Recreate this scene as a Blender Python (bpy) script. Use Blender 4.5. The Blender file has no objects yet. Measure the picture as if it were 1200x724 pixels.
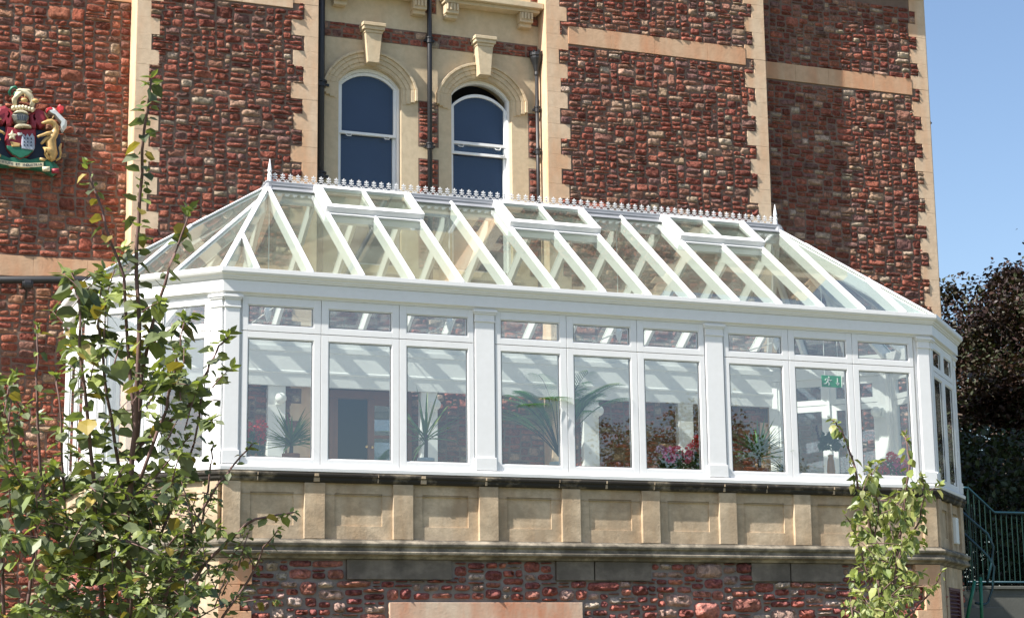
import bpy, bmesh, math, random
import numpy as np
from mathutils import Vector, Matrix
R = math.radians
rng = random.Random(7)
C = bpy.context.scene.collection
SC = bpy.context.scene

# ------------------------------------------------------------------ camera
CAM_O = Vector((-5.23629, -23.09516, -2.59639))
CAM_R = Vector((0.92927348, -0.36920477, -0.01177432))
CAM_U = Vector((-0.05836886, -0.17823719, 0.98225484))
CAM_F = Vector((0.3647518, 0.91209612, 0.18718116))
FPX = 2165.16
cd = bpy.data.cameras.new('camera'); cam = bpy.data.objects.new('camera', cd); C.objects.link(cam)
cd.sensor_width = 36; cd.lens = FPX / 1200 * 36; cd.clip_end = 3000; cd.clip_start = .05
cam.matrix_world = Matrix(((CAM_R.x, CAM_U.x, -CAM_F.x, CAM_O.x), (CAM_R.y, CAM_U.y, -CAM_F.y, CAM_O.y),
                           (CAM_R.z, CAM_U.z, -CAM_F.z, CAM_O.z), (0, 0, 0, 1)))
SC.camera = cam
# ------------------------------------------------------------------ light
AZ, EL = R(75), R(47)                       # azimuth from the front normal (-y) towards -x
SUN = Vector((-math.sin(AZ) * math.cos(EL), -math.cos(AZ) * math.cos(EL), math.sin(EL)))
w = bpy.data.worlds.new('World'); SC.world = w; w.use_nodes = True
nt = w.node_tree; nt.nodes.clear()
sky = nt.nodes.new('ShaderNodeTexSky'); sky.sky_type = 'NISHITA'; sky.sun_disc = False
sky.sun_elevation = EL; sky.sun_rotation = math.atan2(SUN.x, SUN.y)
sky.air_density = 1.0; sky.dust_density = 1.8; sky.ozone_density = 2.2; sky.altitude = 60
bg = nt.nodes.new('ShaderNodeBackground'); bg.inputs[1].default_value = 0.096
wo = nt.nodes.new('ShaderNodeOutputWorld')
nt.links.new(sky.outputs[0], bg.inputs[0]); nt.links.new(bg.outputs[0], wo.inputs[0])
sd = bpy.data.lights.new('sun', 'SUN'); sd.energy = 5.0; sd.angle = R(.53); sd.color = (1, .945, .87)
so = bpy.data.objects.new('sun', sd); C.objects.link(so); so.rotation_euler = SUN.to_track_quat('Z', 'Y').to_euler()
so.location = (-20, -10, 20)
SC.view_settings.view_transform = 'Standard'; SC.view_settings.look = 'None'
SC.view_settings.exposure = 1.0; SC.view_settings.gamma = 1
SC.render.engine = 'CYCLES'
cy = SC.cycles
cy.max_bounces = 12; cy.diffuse_bounces = 6; cy.glossy_bounces = 4; cy.transparent_max_bounces = 24
cy.transmission_bounces = 6; cy.caustics_reflective = False; cy.caustics_refractive = False

# ------------------------------------------------------------------ helpers
def ray(px, py):
    return CAM_F + CAM_R * ((px - 600) / FPX) - CAM_U * ((py - 362) / FPX)
def atY(px, py, Y):
    d = ray(px, py); return CAM_O + d * ((Y - CAM_O.y) / d.y)
def atd(px, py, dist):
    return CAM_O + ray(px, py) * dist

def tag(o, label=None, cat=None, group=None, kind=None):
    if label: o['label'] = label
    if cat: o['category'] = cat
    if group: o['group'] = group
    if kind: o['kind'] = kind
    return o
def empty(name, loc=(0, 0, 0), label=None, cat=None, group=None):
    o = bpy.data.objects.new(name, None); C.objects.link(o); o.location = loc; o.empty_display_size = .2
    return tag(o, label, cat, group)
def children(o): return [c for c in bpy.data.objects if c.parent == o]
def copy_tree(o, parent=None):
    c = o.copy(); C.objects.link(c); c.parent = parent
    for ch in children(o): copy_tree(ch, c)
    return c

class MB:
    """collects faces for one mesh; tf maps local (s, out, z) to world"""
    def __init__(s, tf=None): s.v = []; s.f = []; s.tf = tf; s.col = None
    def add(s, vs, fs, tf=True):
        b = len(s.v)
        for p in vs: s.v.append(s.tf(p) if (s.tf and tf) else tuple(p))
        for f in fs: s.f.append([i + b for i in f])
        return s
    def box(s, x0, x1, y0, y1, z0, z1):
        v = [(x, y, z) for x in (x0, x1) for y in (y0, y1) for z in (z0, z1)]
        return s.add(v, [(0, 1, 3, 2), (4, 6, 7, 5), (0, 4, 5, 1), (2, 3, 7, 6), (0, 2, 6, 4), (1, 5, 7, 3)])
    def prism(s, pts, y0, y1):
        """polygon of (x,z) pulled from y0 to y1"""
        n = len(pts)
        v = [(x, y0, z) for x, z in pts] + [(x, y1, z) for x, z in pts]
        return s.add(v, [list(range(n)), list(range(2 * n - 1, n - 1, -1))] + [(i, i + n, (i + 1) % n + n, (i + 1) % n) for i in range(n)])
    def bar(s, a, b, w, h, up=(0, 0, 1), off=0):
        """rectangular bar from a to b; w sideways, h along up; off shifts it along up"""
        a = Vector(a); b = Vector(b); d = (b - a).normalized(); sd = d.cross(Vector(up)).normalized(); u = sd.cross(d)
        v = []
        for p in (a, b):
            for i, j in ((-1, -1), (1, -1), (1, 1), (-1, 1)):
                v.append(tuple(p + sd * (w / 2 * i) + u * (h / 2 * j + off)))
        return s.add(v, [(0, 1, 2, 3), (7, 6, 5, 4), (0, 4, 5, 1), (1, 5, 6, 2), (2, 6, 7, 3), (3, 7, 4, 0)])
    def tube(s, pts, rad, n=8, cap=True):
        pts = [Vector(p) for p in pts]
        if not hasattr(rad, '__len__'): rad = [rad] * len(pts)
        vs = []; fs = []; ref = Vector((.31, .17, .94))
        for i, p in enumerate(pts):
            d = (pts[min(i + 1, len(pts) - 1)] - pts[max(i - 1, 0)])
            d = d.normalized() if d.length > 1e-9 else Vector((0, 0, 1))
            a = d.cross(ref)
            a = (a if a.length > .05 else d.cross(Vector((1, 0, 0)))).normalized(); b = d.cross(a)
            for k in range(n):
                t = 2 * math.pi * k / n
                vs.append(tuple(p + (a * math.cos(t) + b * math.sin(t)) * rad[i]))
        for i in range(len(pts) - 1):
            for k in range(n):
                fs.append((i * n + k, i * n + (k + 1) % n, (i + 1) * n + (k + 1) % n, (i + 1) * n + k))
        if cap: fs.append(tuple(range(n - 1, -1, -1))); fs.append(tuple(range((len(pts) - 1) * n, len(pts) * n)))
        return s.add(vs, fs)
    def lathe(s, prof, c=(0, 0, 0), n=16):
        vs = []; fs = []
        for r, z in prof:
            for k in range(n):
                t = 2 * math.pi * k / n; vs.append((c[0] + r * math.cos(t), c[1] + r * math.sin(t), c[2] + z))
        for i in range(len(prof) - 1):
            for k in range(n):
                fs.append((i * n + k, i * n + (k + 1) % n, (i + 1) * n + (k + 1) % n, (i + 1) * n + k))
        fs.append(tuple(range(n - 1, -1, -1))); fs.append(tuple(range((len(prof) - 1) * n, len(prof) * n)))
        return s.add(vs, fs)
    def ball(s, c, r, n=8, m=6):
        if not hasattr(r, '__len__'): r = (r, r, r)
        prof = []; vs = []; fs = []
        for i in range(m + 1):
            t = math.pi * i / m
            for k in range(n):
                a = 2 * math.pi * k / n
                vs.append((c[0] + r[0] * math.sin(t) * math.cos(a), c[1] + r[1] * math.sin(t) * math.sin(a), c[2] + r[2] * math.cos(t)))
        for i in range(m):
            for k in range(n):
                fs.append((i * n + k, i * n + (k + 1) % n, (i + 1) * n + (k + 1) % n, (i + 1) * n + k))
        return s.add(vs, fs)
    def sweep(s, prof, path, closed=False, capz=True):
        """prof: closed loop of (out, z); path: plan points, outward side is the right of travel"""
        n = len(path); m = len(prof); vs = []; fs = []
        P = [Vector((p[0], p[1])) for p in path]
        for i in range(n):
            nm = []
            for a, b in ((i - 1, i), (i, i + 1)):
                if closed: a %= n; b %= n
                if 0 <= a < n and 0 <= b < n and a != b and (closed or b > a):
                    d = (P[b] - P[a]).normalized(); nm.append(Vector((d.y, -d.x)))
            if len(nm) == 2:
                q = (nm[0] + nm[1]); q = q / (1 + nm[0].dot(nm[1]))
            else: q = nm[0]
            for o_, z in prof: vs.append((P[i].x + q.x * o_, P[i].y + q.y * o_, z))
        for i in range(n if closed else n - 1):
            j = (i + 1) % n
            for k in range(m):
                l = (k + 1) % m; fs.append((i * m + k, j * m + k, j * m + l, i * m + l))
        if not closed: fs.append(tuple(range(m))); fs.append(tuple(range(n * m - 1, (n - 1) * m - 1, -1)))
        return s.add(vs, fs)
    def build(s, name, mat, parent=None, smooth=False, bevel=0, recalc=True):
        me = bpy.data.meshes.new(name); me.from_pydata(s.v, [], s.f)
        if recalc:
            bm = bmesh.new(); bm.from_mesh(me); bmesh.ops.recalc_face_normals(bm, faces=bm.faces); bm.to_mesh(me); bm.free()
        if s.col is not None:
            a = me.color_attributes.new('Col', 'FLOAT_COLOR', 'POINT'); a.data.foreach_set('color', np.asarray(s.col, np.float32).ravel())
        if smooth: me.polygons.foreach_set('use_smooth', [True] * len(me.polygons))
        if isinstance(mat, (list, tuple)):
            for q in mat: me.materials.append(q)
        else: me.materials.append(mat)
        o = bpy.data.objects.new(name, me); C.objects.link(o)
        if parent:
            o.parent = parent
            # every thing's empty is unrotated: keep world coordinates
            base = Vector(parent.location); q = parent.parent
            while q: base = base + Vector(q.location); q = q.parent
            o.location = (0, 0, 0)
            if base.length > 1e-9: me.transform(Matrix.Translation(-base))
        if bevel:
            b = o.modifiers.new('bevel', 'BEVEL'); b.width = bevel; b.segments = 2; b.limit_method = 'ANGLE'; b.angle_limit = R(40)
        return o

# ------------------------------------------------------------------ materials
class N:
    def __init__(s, name):
        s.m = bpy.data.materials.new(name); s.m.use_nodes = True; s.t = s.m.node_tree; s.n = s.t.nodes; s.b = s.n['Principled BSDF']
        s.out = s.n['Material Output']; s.tc = s.n.new('ShaderNodeTexCoord')
    def L(s, a, b): s.t.links.new(a, b)
    def noise(s, sc, det=5, rough=.55, co=None, stretch=None):
        k = s.n.new('ShaderNodeTexNoise'); k.inputs['Scale'].default_value = sc; k.inputs['Detail'].default_value = det; k.inputs['Roughness'].default_value = rough
        src = co or s.tc.outputs['Object']
        if stretch:
            mp = s.n.new('ShaderNodeMapping'); mp.inputs['Scale'].default_value = stretch; s.L(src, mp.inputs[0]); src = mp.outputs[0]
        s.L(src, k.inputs['Vector']); return k.outputs['Fac']
    def ramp(s, fac, stops):
        r = s.n.new('ShaderNodeValToRGB'); e = r.color_ramp.elements
        while len(e) < len(stops): e.new(.5)
        for q, (p, c) in zip(e, stops): q.position = p; q.color = (*c, 1) if len(c) == 3 else c
        s.L(fac, r.inputs[0]); return r.outputs[0]
    def mix(s, fac, a, b, mode='MIX'):
        k = s.n.new('ShaderNodeMix'); k.data_type = 'RGBA'; k.blend_type = mode
        for v, i in ((fac, 0), (a, 6), (b, 7)):
            if hasattr(v, 'is_linked') or hasattr(v, 'links'): s.L(v, k.inputs[i])
            elif isinstance(v, (int, float)): k.inputs[i].default_value = v
            else: k.inputs[i].default_value = (*v, 1)
        return k.outputs[2]
    def math(s, op, a, b=0.):
        k = s.n.new('ShaderNodeMath'); k.operation = op
        for i, v in enumerate((a, b)):
            if hasattr(v, 'links'): s.L(v, k.inputs[i])
            else: k.inputs[i].default_value = v
        return k.outputs[0]
    def bump(s, h, strength=.3, dist=.02):
        k = s.n.new('ShaderNodeBump'); k.inputs['Strength'].default_value = strength; k.inputs['Distance'].default_value = dist
        s.L(h, k.inputs['Height']); s.L(k.outputs[0], s.b.inputs['Normal'])
    def col(s, c, rough=.8, spec=.3, metal=0):
        if hasattr(c, 'links'): s.L(c, s.b.inputs['Base Color'])
        else: s.b.inputs['Base Color'].default_value = (*c, 1)
        s.b.inputs['Roughness'].default_value = rough; s.b.inputs['Specular IOR Level'].default_value = spec; s.b.inputs['Metallic'].default_value = metal
        return s.m
def simple(name, c, rough=.7, spec=.3, metal=0, var=.12, sc=6, bump=0):
    m = N(name); f = m.noise(sc)
    cc = m.mix(f, tuple(x * (1 - var) for x in c), tuple(min(1, x * (1 + var)) for x in c))
    if bump: m.bump(m.noise(sc * 8), .4, bump)
    return m.col(cc, rough, spec, metal)

def mk_white():
    m = N('white_paint'); f = m.noise(1.7, 4); g = m.noise(14, 3)
    c = m.mix(f, (.78, .785, .79), (.86, .86, .86)); c = m.mix(m.ramp(g, [(.3, (0, 0, 0)), (.75, (.25, .25, .25))]), c, (.70, .695, .67))
    m.bump(m.noise(9, 2), .08, .01); return m.col(c, .38, .45)
def mk_sand(name, a, b, stain, stain_amt=.6, dark=0.):
    m = N(name); f = m.noise(1.3, 6, .6); g = m.noise(9, 5); st = m.noise(1.0, 4, .6, stretch=(2.2, 2.2, .55))
    c = m.mix(f, a, b); c = m.mix(m.ramp(st, [(.42, (0, 0, 0)), (.68, (stain_amt,) * 3)]), c, stain)
    c = m.mix(m.ramp(g, [(.35, (.35, .35, .35)), (.6, (0, 0, 0))]), c, tuple(x * .72 for x in a))
    if dark:
        d = m.noise(2.3, 7, .7, stretch=(1, 1, 1.6)); lo_, hi_ = (.33, .50) if dark > .9 else (.38, .56); c = m.mix(m.ramp(d, [(lo_, (0, 0, 0)), (hi_, (dark,) * 3)]), c, (.035, .032, .028))
    m.bump(m.noise(26, 6, .65), .35, .012); return m.col(c, .88, .2)
def mk_stone(name, tint=1.0, bumpd=.04):
    m = N(name); at = m.n.new('ShaderNodeAttribute'); at.attribute_name = 'Col'
    f = m.noise(17, 8, .74); g = m.noise(46, 5, .7); h = m.noise(5, 3)
    k = m.ramp(f, [(.32, (.46, .42, .42)), (.5, (.94, .94, .94)), (.68, (1.55, 1.47, 1.4))])
    c = m.mix(1.0, at.outputs['Color'], k, 'MULTIPLY')
    c = m.mix(m.ramp(g, [(.56, (0, 0, 0)), (.74, (.5, .5, .5))]), c, (.33, .24, .2))
    c = m.mix(m.ramp(h, [(.5, (0, 0, 0)), (.8, (.35, .35, .35))]), c, (.03, .022, .022))
    s = m.math('ADD', m.noise(17, 8, .7), m.math('MULTIPLY', m.noise(60, 4), .3))
    m.bump(s, 1.0, bumpd); return m.col(c, .95, .06)
def schlick(m):
    lw = m.n.new('ShaderNodeLayerWeight'); lw.inputs[0].default_value = .5
    return m.math('ADD', m.math('MULTIPLY', m.math('POWER', lw.outputs['Facing'], 5.0), .96), .04)
def mk_glass(name, tintc=(.97, .985, .98), k=2.8, rough=0.0, add=.075):
    m = N(name); m.n.remove(m.b)
    tr = m.n.new('ShaderNodeBsdfTransparent'); tr.inputs[0].default_value = (*tintc, 1)
    gl = m.n.new('ShaderNodeBsdfGlossy'); gl.inputs['Roughness'].default_value = rough; gl.inputs[0].default_value = (.96, .98, 1, 1)
    fr = schlick(m)
    f = m.math('MINIMUM', m.math('ADD', m.math('MULTIPLY', fr, k), add), .95)
    b = m.n.new('ShaderNodeBump'); b.inputs['Strength'].default_value = .05; b.inputs['Distance'].default_value = .004
    m.L(m.noise(1.5, 2), b.inputs['Height']); m.L(b.outputs[0], gl.inputs['Normal'])
    mx = m.n.new('ShaderNodeMixShader'); m.L(f, mx.inputs[0]); m.L(tr.outputs[0], mx.inputs[1]); m.L(gl.outputs[0], mx.inputs[2])
    m.L(mx.outputs[0], m.out.inputs[0]); return m.m
def mk_roofglass():
    m = N('roof_glass'); m.n.remove(m.b)
    tr = m.n.new('ShaderNodeBsdfTransparent'); tr.inputs[0].default_value = (.74, .81, .76, 1)
    gl = m.n.new('ShaderNodeBsdfGlossy'); gl.inputs['Roughness'].default_value = .02; gl.inputs[0].default_value = (.95, 1, .98, 1)
    d0 = m.n.new('ShaderNodeBsdfDiffuse'); d0.inputs[0].default_value = (.62, .66, .58, 1)
    d1 = m.n.new('ShaderNodeBsdfTranslucent'); d1.inputs[0].default_value = (.75, .78, .74, 1)
    df = m.n.new('ShaderNodeMixShader'); df.inputs[0].default_value = .6; m.L(d0.outputs[0], df.inputs[1]); m.L(d1.outputs[0], df.inputs[2])
    fr = schlick(m)
    f = m.math('MINIMUM', m.math('ADD', m.math('MULTIPLY', fr, 2.3), .03), .9)
    mx = m.n.new('ShaderNodeMixShader'); m.L(f, mx.inputs[0]); m.L(tr.outputs[0], mx.inputs[1]); m.L(gl.outputs[0], mx.inputs[2])
    d = m.math('MULTIPLY', m.ramp(m.noise(2.2, 5), [(.35, (.3, .3, .3)), (.7, (1, 1, 1))]), .12)
    m2 = m.n.new('ShaderNodeMixShader'); m.L(d, m2.inputs[0]); m.L(mx.outputs[0], m2.inputs[1]); m.L(df.outputs[0], m2.inputs[2])
    m.L(m2.outputs[0], m.out.inputs[0]); return m.m
def mk_leaf(name, trans=.3, rough=.42, spec=.45):
    m = N(name); at = m.n.new('ShaderNodeAttribute'); at.attribute_name = 'Col'
    c = m.mix(m.noise(25, 3), (.75, .75, .75), (1.25, 1.25, 1.25)); c = m.mix(1.0, at.outputs['Color'], c, 'MULTIPLY')
    m.col(c, rough, spec)
    t = m.n.new('ShaderNodeBsdfTranslucent'); m.L(m.mix(1.0, c, (1.25, 1.35, .55), 'MULTIPLY'), t.inputs[0])
    mx = m.n.new('ShaderNodeMixShader'); mx.inputs[0].default_value = trans
    m.L(m.b.outputs[0], mx.inputs[1]); m.L(t.outputs[0], mx.inputs[2]); m.L(mx.outputs[0], m.out.inputs[0]); return m.m

M = dict(
    white=mk_white(),
    sand=mk_sand('sandstone', (.62, .46, .31), (.71, .56, .41), (.60, .34, .19), .8),
    sand_mid=mk_sand('sandstone_recess', (.56, .45, .30), (.64, .53, .37), (.56, .38, .22), .45),
    sand_red=mk_sand('sandstone_reddish', (.56, .36, .22), (.62, .43, .29), (.55, .24, .12), .75),
    sand_base=mk_sand('sandstone_base', (.54, .42, .28), (.68, .56, .41), (.42, .28, .16), .8, .28),
    ledge=mk_sand('weathered_ledge', (.30, .25, .18), (.36, .31, .23), (.07, .06, .05), .8, .99),
    string=mk_sand('weathered_string_course', (.36, .31, .24), (.42, .37, .29), (.18, .16, .12), .7, .7),
    darkblock=mk_sand('dark_block', (.21, .18, .15), (.28, .24, .20), (.12, .105, .09), .7, .4),
    lintel=mk_sand('lintel_stone', (.58, .44, .33), (.64, .52, .40), (.50, .17, .08), .85),
    mortar=simple('mortar', (.20, .14, .11), .95, .1, 0, .3, 9, .01),
    mortar_base=simple('base_mortar', (.27, .24, .22), .95, .1, 0, .3, 9, .012),
    stone=mk_stone('rubble_stone'), stone_base=mk_stone('base_stone'),
    glass=mk_glass('window_glass'), upglass=mk_glass('upper_window_glass', (.9, .93, .95), .8, 0, .0), roofglass=mk_roofglass(),
    blind=simple('blue_blind', (.035, .055, .105), .85, .1, 0, .12, 3),
    iron=simple('black_iron', (.018, .018, .02), .45, .5, 0, .2, 5),
    lead=simple('lead', (.30, .31, .33), .55, .4, .3, .2, 5),
    timber=simple('brown_timber', (.21, .085, .045), .5, .35, 0, .2, 5),
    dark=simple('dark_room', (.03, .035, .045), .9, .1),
    floor=simple('tile_floor', (.60, .56, .50), .5, .3, 0, .1, 2),
    plaster=simple('plaster', (.66, .62, .52), .8, .2, 0, .05, 2),
    globe=simple('opal_glass', (.82, .82, .8), .25, .5, 0, .02),
    brass=simple('brass', (.75, .5, .2), .25, .5, 1, .05),
    green_sign=simple('green_sign', (.01, .30, .11), .4, .4, 0, .03),
    sign_white=simple('sign_white', (.85, .87, .85), .4, .4, 0, .02),
    terracotta=simple('terracotta', (.42, .16, .085), .8, .2, 0, .15, 8),
    pale_pot=simple('pale_blue_pot', (.45, .52, .56), .5, .4, 0, .1),
    amber=simple('amber_glass', (.35, .14, .02), .12, .6, 0, .35, 12),
    soil=simple('soil', (.04, .03, .02), .95, .1),
    leaf=mk_leaf('leaf'), houseleaf=mk_leaf('house_plant_leaf', .25, .4), petal=mk_leaf('petal', .35, .6, .2), beech=mk_leaf('copper_leaf', .12, .5, .35),
    bark=simple('bark', (.13, .10, .085), .9, .15, 0, .35, 20, .006), twig=simple('twig_bark', (.16, .10, .09), .8, .2, 0, .3, 25),
    rail=simple('shaded_green_paint', (.003, .022, .018), .4, .45, 0, .1), rail_bright=simple('green_paint', (.008, .16, .09), .35, .5, 0, .1), rail_blue=simple('blue_green_paint', (.012, .05, .07), .35, .5, 0, .1),  # rail green is darkened to stand in for shade on the bars
    concrete=simple('concrete', (.13, .13, .115), .9, .15, 0, .18, 3, .006),
    louvre=simple('burgundy_louvre', (.10, .03, .035), .5, .4, 0, .1),
    gold=simple('gold_paint', (.50, .33, .13), .42, .45, 0, .35, 22), cream=simple('cream_paint', (.62, .55, .38), .5, .35, 0, .25, 22),
    maroon=simple('maroon_paint', (.27, .03, .045), .45, .4, 0, .25, 18), agreen=simple('green_enamel', (.02, .14, .085), .45, .4, 0, .3, 18),
    steel=simple('helmet_grey', (.17, .17, .15), .4, .5, .2, .3, 20), navy=simple('navy_enamel', (.02, .035, .07), .5, .4, 0, .2, 18),
    ablue=simple('tower_grey', (.36, .40, .48), .6, .3, 0, .2, 22), ared=simple('red_enamel', (.62, .05, .06), .45, .4, 0, .15, 18), awhite=simple('silver_paint', (.58, .62, .62), .45, .4, 0, .25, 20),
)

# ------------------------------------------------------------------ ground and hills
def grass_mat():
    m = N('grass'); f = m.noise(.15, 6); g = m.noise(7, 5)
    c = m.mix(f, (.13, .13, .075), (.20, .18, .13)); c = m.mix(g, c, (.10, .11, .06)); m.bump(g, .5, .05); return m.col(c, .95, .1)
M['grass'] = grass_mat()
GZ = -4.35; TZ = -1.42
g = MB(); g.add([(-900, -900, GZ), (900, -900, GZ), (900, 900, GZ), (-900, 900, GZ)], [(0, 1, 2, 3)])
tag(g.build('ground', M['grass']), kind='structure')
tr = MB(); tr.box(14.8, 70, 5.45, 80, GZ - .3, TZ)
tag(tr.build('terrace', M['grass']), kind='structure')
hm = MB(); nx = 90; rows = 7
def hill_mat():
    m = N('hill_woodland'); f = m.noise(.05, 6); g = m.noise(.4, 5)
    c = m.mix(f, (.05, .07, .025), (.10, .11, .05)); c = m.mix(g, c, (.03, .045, .02)); m.bump(g, .6, 3); return m.col(c, .95, .1)
vs = []; fs = []
for i in range(nx + 1):
    t = math.pi * (.92 + 1.0 * i / nx)          # from the far left round behind the camera
    for j in range(rows):
        rr = 330 + 60 * j; hh = [0, 9, 17, 25, 31, 35, 36][j] * (1 + .35 * math.sin(3.1 * t) + .2 * math.sin(7.3 * t + 1)) + rng.uniform(-1.2, 1.2) * (j > 0)
        vs.append((rr * math.cos(t), rr * math.sin(t), GZ - .5 + hh))
for i in range(nx):
    for j in range(rows - 1): fs.append((i * rows + j, (i + 1) * rows + j, (i + 1) * rows + j + 1, i * rows + j + 1))
hm.add(vs, fs); tag(hm.build('hills', hill_mat(), smooth=True), kind='structure')

# ------------------------------------------------------------------ rubble masonry
PAL_WALL = [((.19, .068, .052), 4), ((.24, .082, .06), 6), ((.31, .112, .078), 5), ((.29, .145, .105), 4), ((.38, .25, .18), 2.4), ((.42, .33, .25), 1.0), ((.20, .11, .095), 3)]
PAL_LEFT = [((.22, .075, .054), 4), ((.29, .096, .064), 6), ((.34, .13, .085), 5), ((.36, .19, .125), 3), ((.44, .31, .22), 1.6), ((.22, .11, .085), 2)]
PAL_BASE = [((.30, .11, .10), 4), ((.38, .135, .11), 6), ((.44, .19, .15), 4), ((.44, .30, .25), 2.5), ((.54, .44, .37), 1.5)]
def rubble(name, x0, x1, z0, z1, tf, parent, holes=(), cw=.048, ch=.043, joint=.009, relief=.034, pal=PAL_WALL, mat=None, seed=1, wch=(3, 4, 4, 5, 5, 6, 7), hch=(2, 2, 2, 3, 3, 1), big=.018, rnd=.12, rough=.34):
    """holes: (x0,x1,z0,z1) rectangles without stones; tf maps (x, out, z) arrays to world"""
    r = np.random.RandomState(seed)
    nx = int(round((x1 - x0) / cw)); nz = int(round((z1 - z0) / ch)); cw = (x1 - x0) / nx; ch = (z1 - z0) / nz
    occ = np.zeros((nz, nx), bool)
    xs = x0 + (np.arange(nx) + .5) * cw; zs = z0 + (np.arange(nz) + .5) * ch
    for a, b, c, d in holes: occ[np.ix_((zs > c) & (zs < d), (xs > a) & (xs < b))] = True
    pc = np.array([p[0] for p in pal]); pw = np.array([p[1] for p in pal], float); pw /= pw.sum()
    V = []; F = []; K = []; nb = 0
    for j in range(nz):
        i = 0
        while i < nx:
            if occ[j, i]: i += 1; continue
            h_ = int(r.choice(hch)); w_ = max(int(r.choice(wch)), int(h_ * 1.3))
            if r.rand() < big: w_ = r.randint(6, 9); h_ = r.randint(4, 6)
            ww = 0
            while ww < w_ and i + ww < nx and not occ[j, i + ww]: ww += 1
            run = ww
            while i + run < nx and not occ[j, i + run] and run < ww + 3: run += 1
            if run <= ww + 1: ww = run
            if ww <= 2: h_ = min(h_, max(1, ww))
            hh = 0
            while hh < h_ and j + hh < nz and not occ[j + hh, i:i + ww].any(): hh += 1
            occ[j:j + hh, i:i + ww] = True
            X0 = x0 + i * cw; X1 = X0 + ww * cw; Z0 = z0 + j * ch; Z1 = Z0 + hh * ch; i += ww
            jj = joint * r.uniform(.2, 1.0, 4)
            X0 += jj[0]; X1 -= jj[1]; Z0 += jj[2]; Z1 -= jj[3]
            W = X1 - X0; H = Z1 - Z0
            n = max(4, min(9, int(round(W / .035)) + 2)); m = max(4, min(7, int(round(H / .035)) + 2))
            u = np.linspace(-1, 1, n + 1); v = np.linspace(-1, 1, m + 1)
            u = np.sign(u) * np.abs(u) ** .7; v = np.sign(v) * np.abs(v) ** .7
            U, Vv = np.meshgrid(u, v); ny_, nx_ = U.shape
            ring = np.zeros(U.shape, bool); ring[0] = ring[-1] = True; ring[:, 0] = ring[:, -1] = True
            mn = min(W, H); kx = rnd * mn / W; kz = rnd * mn / H
            px_ = U * (1 - kx * Vv ** 4); pz_ = Vv * (1 - kz * U ** 4)
            # crooked outline
            cj = r.uniform(-1, 1, 4) * .22 * mn
            px_ = px_ * W / 2 + cj[0] * Vv * (1 - U * U) * .5 + r.normal(0, .026, U.shape) * mn
            pz_ = pz_ * H / 2 + cj[1] * U * (1 - Vv * Vv) * .5 + r.normal(0, .026, U.shape) * mn
            base = relief * r.uniform(.35, 1.0)
            tx, tz = r.uniform(-.25, .25, 2)
            prof = (1 - np.abs(U) ** 3.2) * (1 - np.abs(Vv) ** 3.2)
            hgt = (np.clip(prof, 0, 1) ** .5) * (base + tx * px_ + tz * pz_ + r.normal(0, relief * rough, U.shape))
            hgt = np.where(ring, -.008, np.maximum(hgt, .004))
            U = X0 + W / 2 + px_; Vv = Z0 + H / 2 + pz_
            wob = np.clip(np.minimum(U - x0, x1 - U) / .3, 0, 1)
            Vv = Vv + wob * .011 * np.sin(2.3 * U + 5.1 * Vv + seed) ; U = U + wob * .012 * np.sin(4.7 * Vv + 1.3 * U + seed)
            V.append(np.stack([U.ravel(), hgt.ravel(), Vv.ravel()], 1))
            idx = np.arange(nx_ * ny_).reshape(ny_, nx_) + nb
            F.append(np.stack([idx[:-1, :-1].ravel(), idx[:-1, 1:].ravel(), idx[1:, 1:].ravel(), idx[1:, :-1].ravel()], 1)); nb += nx_ * ny_
            c = pc[r.choice(len(pc), p=pw)] * r.uniform(.9, 1.32) * (1 + r.normal(0, .02, 3))
            K.append(np.tile(np.append(np.clip(c, .01, .8), 1), (nx_ * ny_, 1)))
    V = np.concatenate(V); F = np.concatenate(F); K = np.concatenate(K)
    mb = MB(); mb.v = [tuple(p) for p in np.asarray(tf(V)).tolist()]; mb.f = F.tolist(); mb.col = K
    return mb.build(name, mat or M['stone'], parent, recalc=False, smooth=True)
def face_y(Y): return lambda V: np.stack([V[:, 0], Y - V[:, 1], V[:, 2]], 1)
def face_dir(P, d, n):
    P = np.array(P, float); d = np.array(d, float); n = np.array(n, float)
    return lambda V: np.stack([P[0] + d[0] * V[:, 0] + n[0] * V[:, 1], P[1] + d[1] * V[:, 0] + n[1] * V[:, 1], V[:, 2]], 1)

# ------------------------------------------------------------------ the building
YP, YW, YM = 4.85, 5.38, 5.20       # piers, wings, middle bay
XL0, XL1, XR0, XR1, XE, XW = -.37, 2.58, 6.63, 10.92, 14.75, -7.6
TOP = 11.5
bld = empty('stone_building', (5.3, 5.2, GZ), 'tall red rubble stone building with sandstone quoins and bands behind the white conservatory', 'building')
c = MB()
c.box(XW, XL0, YW, 14, GZ, TOP); c.box(XL0, XL1, YP, 14, GZ, TOP); c.box(XR0, XR1, YP, 14, GZ, TOP); c.box(XR1, XE, YW, 14, GZ, TOP)
c.build('wall', M['mortar'], bld)
QH = .262
def quoins(x0, x1, short, long, Y, side, z0=GZ, z1=TOP, phase=0, out=.012, name='quoins', mat='sand'):
    """corner stones at one edge of a face; returns hole rectangles"""
    q = MB(); holes = []; z = z0; k = phase; r = random.Random(int(x0 * 100) + 5)
    while z < z1:
        h = QH * r.uniform(.92, 1.08); wd = (long if k % 2 else short) * r.uniform(.93, 1.07)
        a, b = (x0, x0 + wd) if side < 0 else (x1 - wd, x1)
        q.box(a, b, Y - out - r.uniform(0, .003), Y + .05, z + .0006, min(z + h, z1) - .0006)
        holes.append((a, b, z, z + h)); z += h; k += 1
    q.build(name, M[mat], bld, bevel=.002)
    return holes
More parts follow.
